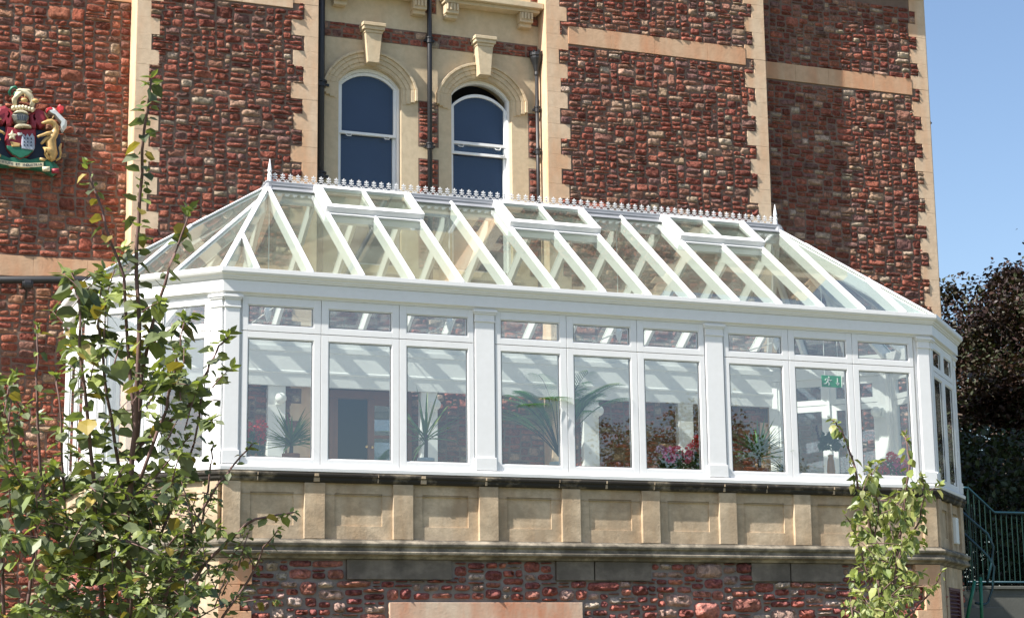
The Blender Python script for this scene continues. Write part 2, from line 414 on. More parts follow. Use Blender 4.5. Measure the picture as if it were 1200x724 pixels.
def band(x0, x1, z0, z1, Y, out=.022, mat='sand_red'):
    b = MB(); x = x0; r = random.Random(int(x0 * 31 + z0 * 7))
    while x < x1 - .01:
        e = min(x1, x + r.uniform(.7, 1.3))
        if x1 - e < .3: e = x1
        b.box(x + .0015, e - .0015, Y - out - r.uniform(0, .002), Y + .05, z0, z1); x = e
    b.build('stone_band', M[mat], bld, bevel=.003)
    return (x0 - .1, x1 + .1, z0 - .02, z1 + .01)
BZ = [(7.86, 8.18), (3.27, 3.59)]
# left wing: no quoins visible; red toned stones
h = [band(XW + .40, XL0 - .002, *BZ[1], YW), band(XW + .40, XL0 - .002, *BZ[0], YW)] + quoins(XW, 0, .24, .40, YW, -1)
rubble('rubble_facing', XW + .1, XL0, -3.6, 9.6, face_y(YW), bld, h, pal=PAL_LEFT, seed=3, cw=.052, ch=.046, relief=.034)
# left pier
h = quoins(XL0, 0, .22, .385, YP, -1, phase=1) + quoins(0, XL1, .24, .42, YP, 1, phase=0)
h += [band(XL0 + .40, XL1 - .43, 7.90, 8.20, YP, mat='sand'), band(XL0 + .4, XL1 - .43, *BZ[1], YP)]
rubble('rubble_facing', XL0 + .1, XL1 - .1, -.5, 9.6, face_y(YP), bld, h, seed=11)
# right pier
h = quoins(XR0, 0, .24, .40, YP, -1, phase=1) + quoins(0, XR1, .24, .40, YP, 1, phase=0)
h += [band(XR0 + .41, XR1 - .41, *BZ[0], YP), band(XR0 + .41, XR1 - .41, *BZ[1], YP)]
rubble('rubble_facing', XR0 + .1, XR1 - .1, -.5, 9.6, face_y(YP), bld, h, seed=23)
# right wing
h = quoins(0, XE, .20, .36, YW, 1, phase=0)
h += [band(XR1 + .002, XE - .37, *BZ[0], YW), band(XR1 + .002, XE - .37, *BZ[1], YW)]
rubble('rubble_facing', XR1, XE - .1, -3.4, 9.6, face_y(YW), bld, h, seed=37)
q = MB(); q.box(XE - .002, XE + .018, YW - .006, YW + .45, GZ, TOP); q.build('corner_return', M['sand'], bld, bevel=.004)
q = MB(); q.box(XL0 - .004, XL0 + .05, YP - .004, YW, GZ, TOP); q.box(XR0 - .004, XR0 + .05, YP - .004, YM + .3, GZ, TOP)
q.box(XL1 - .05, XL1 + .004, YP - .004, YM + .3, GZ, TOP); q.box(XR1 - .05, XR1 + .004, YP - .004, YW, GZ, TOP)
q.build('pier_return', M['sand'], bld)
rubble('rubble_facing', 0, 8.5, -3, 9.6, face_dir((XE, YW + .45), (0, 1), (1, 0)), bld, seed=41, cw=.12, ch=.1)
# moulded overhang out of view, added to cast shadow down the right wing
q = MB(); q.box(XR1 + .01, XE + .15, YW - .24, YW + .02, 10.0, 10.2); q.box(XR1 + .01, XE + .08, YW - .16, YW + .02, 9.88, 10.0)
q.build('shadow_cornice', M['sand'], bld, bevel=.01)
# ---- middle bay: ashlar with two arched sash windows
WN = [(3.035, 4.125), (5.015, 6.115)]; SPR = 6.86; CRN = 7.17; SILL = 3.78
def arc(xa, xb, zs, zc, n=16):
    hw = (xb - xa) / 2; hh = zc - zs; rr = (hw * hw + hh * hh) / (2 * hh); cz = zc - rr; cx = (xa + xb) / 2; a0 = math.asin(hw / rr)
    return [(cx + rr * math.sin(t), cz + rr * math.cos(t)) for t in np.linspace(-a0, a0, n + 1)]
ash = MB(); yb = YM + .42
ash.box(XL1, WN[0][0], YM, yb, SILL, SPR); ash.box(WN[0][1], WN[1][0], YM, yb, SILL, SPR); ash.box(WN[1][1], XR0, YM, yb, SILL, SPR)
xm = (WN[0][1] + WN[1][0]) / 2
for (xa, xb), l, r_ in ((WN[0], XL1, xm), (WN[1], xm, XR0)):
    ash.prism([(l, SPR), (xa, SPR)] + arc(xa, xb, SPR, CRN)[1:-1] + [(xb, SPR), (r_, SPR), (r_, 8.0), (l, 8.0)], YM, yb)
ash.box(XL1, XR0, YM, yb, 8.0, TOP)
ash.box(XL1, XR0, YM, yb, 3.55, SILL)
ash.build('ashlar_wall', M['sand_mid'], bld)
lo = MB(); lo.box(XL1, 2.87, YM, yb, -.6, 3.55); lo.box(4.26, XR0, YM, yb, -.6, 3.55); lo.box(2.87, 4.26, YM, yb, 1.72, 3.55); lo.build('lower_wall', M['mortar'], bld)
rubble('rubble_facing', 4.28, XR0, -.5, 3.6, face_y(YM), bld, seed=51)
rubble('rubble_facing', XL1, 4.26, 1.75, 3.6, face_y(YM), bld, seed=52)
# thin rubble strips let into the ashlar
for (a, b, z0, z1, s) in ((XL1 + .05, 3.47, 7.63, 7.88, 1), (3.78, 5.46, 7.63, 7.88, 2), (5.77, XR0 - .02, 7.66, 7.88, 3), (4.43, 4.78, 5.89, 6.67, 4), (4.43, 4.78, 3.8, 5.67, 5), (6.42, XR0, 5.87, 6.65, 6), (6.42, XR0, 3.8, 5.67, 7), (6.5, XR0, 8.24, 9.5, 8), (4.3, 4.75, 8.24, 9.5, 9)):
    f = MB(); f.box(a - .006, b + (.006 if b < XR0 - .03 else 0), YM - .004, YM + .01, z0 - .006, z1 + .006); f.build('strip_mortar', M['mortar'], bld)
    rubble('rubble_strip', a, b, z0, z1, face_y(YM - .004), bld, seed=60 + s, relief=.02, cw=.055, ch=.062, wch=(3, 4, 5), hch=(1, 2), big=0)
# archivolts, keystones
for (xa, xb) in WN:
    m1 = MB()
    def ringp(d0, d1, y0, y1):
        o_ = arc(xa - d1, xb + d1, SPR - .02, CRN + d1); i_ = arc(xa - d0, xb + d0, SPR - .02, CRN + d0)
        for k in range(len(o_) - 1):
            m1.prism([i_[k], i_[k + 1], o_[k + 1], o_[k]], y0, y1)
        # short dropped ends and stepped label stops
        for sgn, xe in ((-1, xa), (1, xb)):
            p0, p1 = xe + sgn * d0, xe + sgn * d1
            m1.box(min(p0, p1), max(p0, p1), y0, y1, SPR - .30 + d0 * .35, SPR - .02)
    ringp(.02, .08, YM - .012, YM + .02); ringp(.08, .16, YM - .028, YM + .02); ringp(.16, .23, YM - .045, YM + .02); ringp(.23, .275, YM - .075, YM + .02)
    m1.build('arch_moulding', M['sand_mid'], bld, bevel=.006)
    xc = (xa + xb) / 2; k = MB()
    k.prism([(xc - .10, 7.19), (xc + .10, 7.19), (xc + .145, 7.70), (xc - .145, 7.70)], YM - .2, YM + .02)
    k.box(xc - .155, xc + .155, YM - .215, YM, 7.70, 7.75); k.box(xc - .185, xc + .185, YM - .24, YM, 7.75, 7.81); k.box(xc - .20, xc + .20, YM - .26, YM, 7.81, 7.87)
    k.build('keystone', M['sand_mid'], bld, bevel=.008)
    sl = MB(); sl.box(xa - .1, xb + .1, YM - .1, YM + .3, SILL - .14, SILL); sl.build('window_sill', M['sand_mid'], bld, bevel=.01)
def sash_window(xa, xb, drop):
    wn = MB(); y0 = YM + .10
    F = .055
    wn.box(xa, xa + F * .8, y0, y0 + .12, SILL, SPR); wn.box(xb - F * .8, xb, y0, y0 + .12, SILL, SPR)
    o_ = arc(xa, xb, SPR, CRN); i_ = arc(xa + F * .8, xb - F * .8, SPR, CRN - F)
    for k in range(16): wn.prism([i_[k], i_[k + 1], o_[k + 1], o_[k]], y0, y0 + .12)
    fr = wn.build('window', M['white'], bld, bevel=.004)
    up = MB(); a, b = xa + .045, xb - .045; zt = CRN - .06 - drop; zs = SPR - drop; zm = 6.07 - drop; s = .05; y1 = y0 + .03
    up.box(a, a + s, y1, y1 + .045, zm, zs); up.box(b - s, b, y1, y1 + .045, zm, zs); up.box(a, b, y1, y1 + .045, zm - .045, zm)
    o_ = arc(a, b, zs, zt); i_ = arc(a + s, b - s, zs, zt - .055)
    for k in range(16): up.prism([i_[k], i_[k + 1], o_[k + 1], o_[k]], y1, y1 + .045)
    up.build('upper_sash', M['white'], fr, bevel=.004)
    lw = MB(); y2 = y1 + .05; zm2 = 6.05 if not drop else 6.05
    lw.box(a, a + s, y2, y2 + .045, SILL, zm2); lw.box(b - s, b, y2, y2 + .045, SILL, zm2); lw.box(a, b, y2 - (.055 if drop else 0), y2 + .045, zm2 - .02, zm2 + .03); lw.box(a, b, y2, y2 + .045, SILL, SILL + .08)
    lw.build('lower_sash', M['white'], fr, bevel=.004)
    for xx in (a + .12, b - .22):
        ho = MB(); ho.tube([(xx, y1 - .01, zm2 - .03 - (0 if not drop else .02)), (xx + .015, y1 - .03, zm2 - .07), (xx + .085, y1 - .03, zm2 - .07), (xx + .10, y1 - .01, zm2 - .03)], .008, 6); ho.build('sash_handle', M['white'], fr)
    gl = MB(); gl.prism([(a + s, zm), (b - s, zm)] + arc(a + s, b - s, zs, zt - .055)[::-1], y1 + .02, y1 + .026); gl.build('upper_pane', M['upglass'], fr)
    gl = MB(); gl.box(a + s, b - s, y2 + .02, y2 + .026, SILL + .08, zm2 - .02); gl.build('lower_pane', M['upglass'], fr)
    bl = MB(); bl.prism([(xa, SILL), (xb, SILL), (xb, SPR - drop)] + arc(xa, xb, SPR - drop, zt - .01)[::-1][1:-1] + [(xa, SPR - drop)], y2 + .07, y2 + .075); bl.build('blind', M['blind'], fr)
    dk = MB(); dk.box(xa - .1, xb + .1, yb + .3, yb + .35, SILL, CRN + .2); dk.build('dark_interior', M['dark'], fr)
sash_window(*WN[0], 0); sash_window(*WN[1], .17)
# upper storey sills on brackets
q = MB()
for (a, b) in ((4.80, 6.66), (2.3, 4.55)):
    a_ = max(a, XL1); q.box(a_, min(b, XR0 - .01), YM - .30, YM + .01, 8.46, 8.56); q.box(a_ + .03 * (a > 3), min(b, XR0 - .01) - .04, YM - .22, YM + .01, 8.40, 8.46)
    for xx in ([4.86, 6.22] if a > 4 else [2.9, 4.28]):
        q.box(xx, xx + .24, YM - .20, YM + .01, 8.22, 8.40)
        for k in range(4): q.box(xx + .015 + k * .058, xx + .05 + k * .058, YM - .23, YM - .19, 8.27, 8.39)
        q.box(xx + .01, xx + .23, YM - .14, YM + .01, 8.15, 8.22)
q.build('upper_sill', M['sand_mid'], bld, bevel=.008)
uw = MB(); uw.box(5.35, 6.15, YM - .03, YM + .01, 8.6, 8.7); uw.box(5.35, 5.42, YM - .03, YM, 8.7, 9.6); uw.box(6.08, 6.15, YM - .03, YM, 8.7, 9.6)
u = uw.build('window', M['white'], bld); x = MB(); x.box(5.42, 6.08, YM - .012, YM - .006, 8.7, 9.6); x.build('pane', M['blind'], u)
# rear door of the conservatory, in the middle bay
df = MB(); FL = -.45
df.box(2.87, 2.96, YM - .08, YM + .1, FL, 1.66); df.box(4.19, 4.28, YM - .08, YM + .1, FL, 1.66); df.box(2.87, 4.28, YM - .09, YM + .1, 1.58, 1.70)
d = df.build('door', M['timber'], bld, bevel=.004)
lf = MB(); lf.box(3.55, 3.66, YM - .03, YM + .02, FL, 1.58); lf.box(4.08, 4.19, YM - .03, YM + .02, FL, 1.58)
for z0, z1 in ((1.48, 1.58), (.95, 1.0), (.45, .5), (FL, -.2)): lf.box(3.66, 4.08, YM - .03, YM + .02, z0, z1)
lf.box(2.96, 3.05, YM - .03, YM + .02, FL, 1.58); lf.build('door_leaf', M['timber'], d, bevel=.003)
x = MB(); x.box(3.66, 4.08, YM - .005, YM, -.2, 1.48); x.build('pane', M['glass'], d)
x = MB(); x.ball((3.61, YM - .08, .80), .03); x.ball((3.50, YM - .12, .80), .03); x.build('door_knob', M['brass'], d, smooth=True)
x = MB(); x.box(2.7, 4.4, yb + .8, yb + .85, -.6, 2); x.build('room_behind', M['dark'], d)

# ------------------------------------------------------------------ plan of the conservatory
KX, KY, XC_, YB_ = 1.475, 1.475, 10.712, 4.78
OCT = [(0, YB_), (-KX, YB_ - KY), (-KX, KY), (0, 0), (XC_, 0), (XC_ + KX, KY), (XC_ + KX, YB_ - KY), (XC_, YB_)]
SIDES = {n_: (OCT[i], OCT[(i + 1) % 8]) for n_, i in zip(['rear_left', 'side_left', 'front_left', 'front', 'front_right', 'side_right', 'rear_right', 'rear'], range(8))}
def frame_of(P0, P1):
    P0 = Vector(P0); P1 = Vector(P1); d = (P1 - P0); L = d.length; d.normalize(); n = Vector((d.y, -d.x))
    return (lambda p: (P0.x + d.x * p[0] + n.x * p[1], P0.y + d.y * p[0] + n.y * p[1], p[2])), L, d, n

# ------------------------------------------------------------------ stone podium
pod = empty('stone_podium', (5.3, 1, GZ), 'sandstone panelled podium with red rubble below carrying the white conservatory', 'podium')
PATH = OCT[:]       # from rear left round the front to rear right
core = MB(); core.sweep([(-.10, GZ), (-.10, -.17), (-.45, -.17), (-.45, GZ)], PATH); core.build('podium_wall', M['mortar_base'], pod)
fl = MB(); fl.add([(x_, y_, FL) for x_, y_ in OCT], [list(range(8))]); fl.add([(XL1, YP, FL), (XR0, YP, FL), (XR0, 7, FL), (XL1, 7, FL)], [(0, 1, 2, 3)])
fl.build('floor_slab', M['floor'], pod)
def jag(prof): return prof
lg = MB(); lg.sweep([(-.3, -.30), (.04, -.30), (.055, -.285), (.065, -.27), (.068, -.24), (.088, -.225), (.092, -.20), (.085, -.178), (-.3, -.172)], PATH)
lg.build('ledge', M['ledge'], pod, bevel=.006)
jr = random.Random(4); xx = .45
while xx < 10.6:
    wj = jr.choice((.01, .016, .03, .08)); jt = MB(frame_of((0, 0), (10.712, 0))[0]); jt.box(xx, xx + wj, .0, .071, -.292, -.235); jt.box(xx + .004, xx + wj * .8, .0, .094, -.226, -.19); xx += jr.uniform(.55, 1.2); jt.build('ledge_joint', M['sand_base'], pod, bevel=.004)
sc = MB(); sc.sweep([(-.2, -1.27), (.0, -1.27), (.02, -1.24), (.09, -1.215), (.095, -1.185), (.07, -1.165), (.065, -1.13), (.10, -1.11), (.11, -1.08), (.10, -1.06), (.06, -1.05), (.045, -1.035), (.045, -1.025), (-.2, -1.02)], PATH)
sc.build('string_course', M['string'], pod, bevel=.005)
for nm, (P0, P1) in SIDES.items():
    if nm == 'rear': continue
    tf, L, d, n = frame_of(P0, P1)
    pn = MB(tf); PZ0, PZ1 = -1.02, -.30
    if nm == 'front': piers = [(0.02, .25)] + [(1.085 + 1.2 * k, 1.085 + 1.2 * k + .275) for k in range(8)] + [(L - .25, L - .02)]
    elif L > 2: piers = [(.02, .25), (L / 2 - .06, L / 2 + .06), (L - .25, L - .02)]
    else: piers = [(.02, .25), (L - .25, L - .02)]
    pr = MB(tf)
    for a, b in piers: pr = MB(tf); pr.box(a, b, -.15, .035, PZ0, PZ1 - .002); pr.build('panel_pier', M['sand_base'], pod, bevel=.006)
    for (a, b), (c_, e) in zip(piers[:-1], piers[1:]):
        x0, x1 = b, c_; px = min(.14, (x1 - x0) * .16); z0, z1 = PZ0 + .17, PZ1 - .13
        p = MB(tf); g_ = .0
        p.box(x0, x0 + px, -.15, -.012, PZ0, PZ1); p.box(x1 - px, x1, -.15, -.012, PZ0, PZ1)
        p.box(x0 + px, x1 - px, -.15, -.012, PZ0, z0); p.box(x0 + px, x1 - px, -.15, -.012, z1, PZ1)
        m_ = .002
        a0, a1, b0, b1 = x0 + px, x1 - px, z0, z1
        p.add([(a0, -.012, b0), (a1, -.012, b0), (a1, -.012, b1), (a0, -.012, b1), (a0 + m_, -.030, b0 + m_), (a1 - m_, -.030, b0 + m_), (a1 - m_, -.030, b1 - m_), (a0 + m_, -.030, b1 - m_)],
              [(0, 1, 5, 4), (1, 2, 6, 5), (2, 3, 7, 6), (3, 0, 4, 7), (4, 5, 6, 7)])
        p.build('stone_panel', M['sand_base'], pod)
    # lower masonry
    holes = []
    b_ = MB(tf); db = MB(tf)
    if nm == 'front':
        for a, b in ((1.68, 3.12), (4.62, 5.17), (5.19, 6.03), (7.60, 8.22), (8.24, 9.07)):
            db = MB(tf); db.box(a, b, -.15, -.035, -1.53, -1.272); db.build('dark_block', M['darkblock'], pod, bevel=.006); holes.append((a - .01, b + .01, -1.56, -1.2))
        lt = MB(tf); lt.box(2.25, 4.98, -.15, -.01, -2.25, -1.825); lt.build('lintel', M['lintel'], pod, bevel=.006); holes.append((2.24, 4.99, -2.27, -1.82))
        qn = MB(tf); qn2 = MB(tf); z = -1.275; k = 0
        while z > -4.3:
            hh = .33; wd = (.42, .27)[k % 2]; qn.box(L - wd, L + .01, -.15, .004, z - hh + .004, z); qn2.box(-.01, wd, -.15, .004, z - hh + .004, z)
            holes += [(L - wd, L, z - hh, z), (0, wd, z - hh, z)]; z -= hh; k += 1
        qn.build('quoins', M['sand_red'], pod, bevel=.006); qn2.build('quoins', M['sand_red'], pod, bevel=.006)
        rs = MB(tf); rs.box(3.25, 3.6, -.1, -.04, -1.5, -1.3)
    if nm == 'front_right':
        q_ = MB(tf); q_.box(.0, .36, -.15, .004, -4.3, -1.275); q_.box(.55, L - .18, -.15, -.01, -1.58, -1.275); q_.box(.55, .72, -.15, -.011, -4.3, -1.58); q_.box(L - .4, L - .18, -.15, -.011, -4.3, -1.58)
        q_.build('quoins', M['sand_base'], pod, bevel=.006)
        holes += [(0, .37, -4.4, -1.2), (.54, L - .17, -4.4, -1.2)]
        lv = MB(tf); lv.box(.72, L - .4, -.10, -.06, -2.9, -1.58)
        z = -2.88
        for k in range(22):
            a = -2.86 + k * .058
            lv.add([(.74, -.07, a + .045), (L - .42, -.07, a + .045), (L - .42, -.02, a), (.74, -.02, a), (.74, -.02, a + .008), (L - .42, -.02, a + .008), (L - .42, -.07, a + .053), (.74, -.07, a + .053)], [(0, 1, 2, 3), (3, 2, 5, 4), (4, 5, 6, 7), (0, 3, 4, 7), (1, 6, 5, 2)])
        lv.box(.72, .76, -.1, -.01, -2.9, -1.58); lv.box(L - .44, L - .4, -.1, -.01, -2.9, -1.58); lv.box(.72, L - .4, -.1, -.01, -1.62, -1.58)
        lv.build('louvre_vent', M['louvre'], pod)
    if nm in ('front_left',):
        q_ = MB(tf); q_.box(L - .3, L, -.15, .004, -4.3, -1.275); q_.box(L * .5 - .06, L * .5 + .3, -.15, -.0, -4.3, -1.275); q_.build('quoins', M['sand_base'], pod, bevel=.006)
        holes += [(L - .31, L, -4.4, -1.2), (L * .5 - .07, L * .5 + .31, -4.4, -1.2)]
    rubble('rubble_facing', 0, L, -4.3, -1.275, face_dir(tf((0, -.095, 0)), d, n), pod, holes, pal=PAL_BASE, joint=.022, relief=.085, seed=80 + len(nm), cw=.062, ch=.052,
           wch=(2, 3, 3, 4, 4, 5), hch=(1, 2, 2, 2, 3), big=.03, rnd=.2, rough=.32, mat=M['stone_base'])
bx = MB(frame_of(*SIDES['front_right'])[0]); bx.box(1.30, 1.52, -.024, .05, -.90, -.50)
bx2 = tag(bx.build('wall_box', M['sign_white'], bevel=.008), 'small white box fixed to the stone panel at the right end of the podium', 'box')

# ------------------------------------------------------------------ conservatory
con = empty('conservatory', (5.3, 2.3, -.17), 'long white conservatory with hipped glass roof and ridge cresting on the stone podium', 'conservatory')
W = M['white']
sl = MB(); sl.sweep([(-.14, -.168), (.078, -.168), (.082, -.12), (.05, -.095), (-.14, -.09)], PATH, True); sl.build('sill', W, con, bevel=.005)
ZG0, ZG1, ZT0, ZT1, ZF0 = 0.0, 1.55, 1.72, 1.985, 2.10
# fascia and gutter
fa = MB(); fa.sweep([(-.13, ZF0 - .005), (.035, ZF0 - .005), (.035, ZF0 + .02), (.085, ZF0 + .03), (.085, 2.285), (-.13, 2.285)], PATH, True); fa.build('fascia', W, con, bevel=.004)
gu = MB(); gu.sweep([(.0, 2.287), (.10, 2.287), (.105, 2.305), (.12, 2.315), (.125, 2.335), (.155, 2.355), (.168, 2.38), (.168, 2.435), (.150, 2.435), (.145, 2.40), (.03, 2.39), (.0, 2.39)], PATH, True)
gu.build('gutter', W, con, bevel=.003)
wp = MB(); wp.sweep([(-.12, 2.288), (-.002, 2.288), (-.002, 2.405), (-.12, 2.44)], PATH, True); wp.build('wall_plate', W, con)
inb = MB(); inb.sweep([(-.132, 1.66), (-.06, 1.66), (-.06, 2.28), (-.16, 2.28), (-.16, 2.20), (-.14, 2.19), (-.14, 1.90), (-.155, 1.89), (-.155, 1.86), (-.14, 1.85)], [OCT[7], OCT[0]]); inb.build('rear_beam', W, con, bevel=.004)

def unit(tf, g0, g1, o0, o1, parent, lb=None):
    """one window: fixed main light with a top light; g = glass edges, o = outer edges"""
    f = MB(tf)
    y0, y1 = -.055, .022
    gp = .004
    a, b = o0 + gp, o1 - gp
    for z0, z1, ga, gb in ((-.088, 1.632, ZG0, ZG1), (1.642, ZF0 - .007, ZT0, ZT1)):
        f.box(a, g0, y0, y1, z0, z1); f.box(g1, b, y0, y1, z0, z1); f.box(g0, g1, y0, y1, z0, ga); f.box(g0, g1, y0, y1, gb, z1)
        # glazing bead
        e = .014
        f.box(g0, g0 + e, y0, .008, ga, gb); f.box(g1 - e, g1, y0, .008, ga, gb); f.box(g0 + e, g1 - e, y0, .008, ga, ga + e); f.box(g0 + e, g1 - e, y0, .008, gb - e, gb)
    o = f.build('window', W, parent, bevel=.003)
    gk = MB(tf)
    for ga, gb in ((ZG0, ZG1), (ZT0, ZT1)):
        e0, e1 = .014, .020; A_, B_ = g0 + e0, g1 - e0; Z_, Y_ = ga + e0, gb - e0; t_ = .006
        gk.box(A_, A_ + t_, .001, .006, Z_, Y_); gk.box(B_ - t_, B_, .001, .006, Z_, Y_); gk.box(A_ + t_, B_ - t_, .001, .006, Z_, Z_ + t_); gk.box(A_ + t_, B_ - t_, .001, .006, Y_ - t_, Y_)
    gk.build('gasket', M['iron'], o)
    p = MB(tf); p.add([(g0 + .002, 0, ZG0 + .002), (g1 - .002, 0, ZG0 + .002), (g1 - .002, 0, ZG1 - .002), (g0 + .002, 0, ZG1 - .002)], [(0, 1, 2, 3)]); p.build('pane', M['glass'], o)
    p = MB(tf); p.add([(g0 + .002, 0, ZT0 + .002), (g1 - .002, 0, ZT0 + .002), (g1 - .002, 0, ZT1 - .002), (g0 + .002, 0, ZT1 - .002)], [(0, 1, 2, 3)]); p.build('top_pane', M['glass'], o)
    return o
def pilaster(tf, a, b, parent):
    """shaft with capital mouldings and base between a and b"""
    p = MB(tf)
    p.box(a, b, -.12, .036, .085, ZF0 - .007)
    p.box(a - .015, b + .015, -.12, .055, -.088, .085)
    p.box(a - .012, b + .012, -.10, .052, 1.93, 1.955); p.box(a - .005, b + .005, -.10, .046, 1.955, 2.05)
    p.box(a - .022, b + .022, -.10, .064, 2.035, 2.058); p.box(a - .034, b + .034, -.10, .078, 2.058, ZF0 - .006)
    return p.build('pilaster', W, parent, bevel=.006)
def posts(tf, spans, parent):
    p = MB(tf)
    for a, b in spans: p.box(a, b, -.10, -.012, -.088, ZF0 - .007)
    p.build('mullion', W, parent, bevel=.003)
tf, L, d, n = frame_of(*SIDES['front'])
x0, pw_, gw, PP = .3155, 1.077, .879, 3.503
sp = []
for b in range(3):
    for k in range(3):
        g0 = x0 + b * PP + k * pw_; g1 = g0 + gw; hm_ = (pw_ - gw) / 2
        o0 = g0 - hm_ + (0 if k else .02); o1 = g1 + hm_ - (0 if k < 2 else .02)
        unit(tf, g0, g1, o0, o1, con)
        if k: sp.append((g0 - hm_ - .025, g0 - hm_ + .025))
    if b < 2:
        c0 = x0 + b * PP + 2 * pw_ + gw + .079; c1 = x0 + (b + 1) * PP - .079
        pilaster(tf, c0 + .018, c1 - .018, con); sp.append((c0 - .01, c1 + .01))
pilaster(tf, .006, .205, con); pilaster(tf, L - .205, L - .006, con)
sp += [(0, .24), (L - .24, L)]; posts(tf, sp, con)
for nm in ('front_left', 'front_right', 'rear_left', 'rear_right', 'side_left', 'side_right'):
    tf, L, d, n = frame_of(*SIDES[nm]); mg = .27 if L > 2 else .25; gp_ = .234 if L > 2 else .2; gl = (L - 2 * mg - gp_) / 2
    unit(tf, mg, mg + gl, mg - .08, L / 2, con); unit(tf, L - mg - gl, L - mg, L / 2, L - mg + .08, con)
    pilaster(tf, .006, mg - .105, con); pilaster(tf, L - mg + .105, L - .006, con)
    posts(tf, [(0, mg - .07), (L / 2 - .025, L / 2 + .025), (L - mg + .07, L)], con)
# inner cill board and rear pilasters
ib = MB(); ib.sweep([(-.14, -.12), (-.36, -.12), (-.36, -.09), (-.14, -.09)], PATH); ib.build('inner_sill', W, con)
tw = MB(); tw.sweep([(-.14, FL), (-.17, FL), (-.17, -.12), (-.14, -.12)], PATH); tw.build('dwarf_wall', M['plaster'], con)
for xx in (1.79, 4.30, 7.14, 8.9):
    p = MB(); p.box(xx, xx + .28, YB_ - .06, YP + .02, FL, 1.66); p.build('rear_pilaster', W, con, bevel=.005)

# ---- roof
EO = .10
def eave(i):
    """eave corner i of OCT pushed out"""
    P = [Vector(p) for p in OCT]; a, b, c_ = P[i - 1], P[i], P[(i + 1) % 8]
    n1 = (b - a).normalized(); n2 = (c_ - b).normalized(); n1 = Vector((n1.y, -n1.x)); n2 = Vector((n2.y, -n2.x))
    q = (n1 + n2) / (1 + n1.dot(n2)); v = b + q * EO; return Vector((v.x, v.y, 2.43))
EV = [eave(i) for i in range(8)]
RX0, RX1, RY, RZ = 1.14, 9.572, 2.34, 4.20
A1 = Vector((RX0, RY, RZ)); A2 = Vector((RX1, RY, RZ))
FACES = {'rear_left': [EV[0], EV[1], A1], 'side_left': [EV[1], EV[2], A1], 'front_left': [EV[2], EV[3], A1], 'front': [EV[3], EV[4], A2, A1],
         'front_right': [EV[4], EV[5], A2], 'side_right': [EV[5], EV[6], A2], 'rear_right': [EV[6], EV[7], A2], 'rear': [EV[7], EV[0], A1, A2]}
def nrm(f): return (f[1] - f[0]).cross(f[2] - f[1]).normalized()
for k, f in FACES.items():
    g = MB(); g.add([tuple(p) for p in f], [list(range(len(f)))]); g.build('roof_glazing', M['roofglass'], con, recalc=False)
def rafter(a, b, n_, w_=.052, dp=.17, cap=.058, lo=.0):
    if n_.z < 0: n_ = -n_
    r = MB(); r.bar(a, b, w_, dp, n_, -dp / 2 - .004); r.bar(a, b, cap, .022, n_, .013); r.bar(a, b, cap * .55, .014, n_, .031)
    return r.build('rafter', W, con, bevel=.003)
STEP = (RX1 - RX0) / 12
nf, nr = nrm(FACES['front']), nrm(FACES['rear'])
def lip(p, q, t=.012): return p + (q - p) * t
for i in range(13):
    x = RX0 + STEP * i
    rafter(Vector((x, -EO, 2.43)), Vector((x, RY - .03, RZ - .02)), nf)
    rafter(Vector((x, YB_ + EO, 2.43)), Vector((x, RY + .03, RZ - .02)), nr)
def hit(E0, dirn, hipA, hipB):
    """plan point where the rafter from E0 along dirn meets the hip"""
    p = Vector((E0.x, E0.y)); d_ = Vector((dirn.x, dirn.y)); a = Vector((hipA.x, hipA.y)); e = Vector((hipB.x - hipA.x, hipB.y - hipA.y))
    den = d_.x * (-e.y) + d_.y * e.x
    rx, ry = a.x - p.x, a.y - p.y
    s = (d_.x * ry - d_.y * rx) / den
    return hipA + (hipB - hipA) * (s)
for x, ax, ev in ((.42, A1, EV[3]), (10.28, A2, EV[4])):
    E0 = Vector((x, -EO, 2.43)); rafter(E0, hit(E0, Vector((0, 1, 0)), ev, ax), nf)
for x, ax, ev in ((.42, A1, EV[0]), (10.28, A2, EV[7])):
    E0 = Vector((x, YB_ + EO, 2.43)); rafter(E0, hit(E0, Vector((0, -1, 0)), ev, ax), nr)
for k in ('front_left', 'front_right', 'rear_left', 'rear_right', 'side_left', 'side_right'):
    f = FACES[k]; e = f[1] - f[0]; L_ = e.length; e = e.normalized(); inn = Vector((-e.y, e.x, 0))
    mid = (f[0] + f[1]) / 2
    for s, ev in ((-.36, f[0]), (.36, f[1])):
        E0 = mid + e * s; rafter(E0, hit(E0, inn, ev, f[2]), nrm(f))
for i in range(8):
    ap = A1 if i in (0, 1, 2, 3) else A2
    nn = (nrm(list(FACES.values())[i - 1]) + nrm(list(FACES.values())[i])).normalized()
    if nn.z < 0: nn = -nn
    r = MB(); r.bar(EV[i], ap, .06, .18, nn, -.10); r.bar(EV[i], ap, .075, .024, nn, .014); r.build('hip_rafter', W, con, bevel=.004)
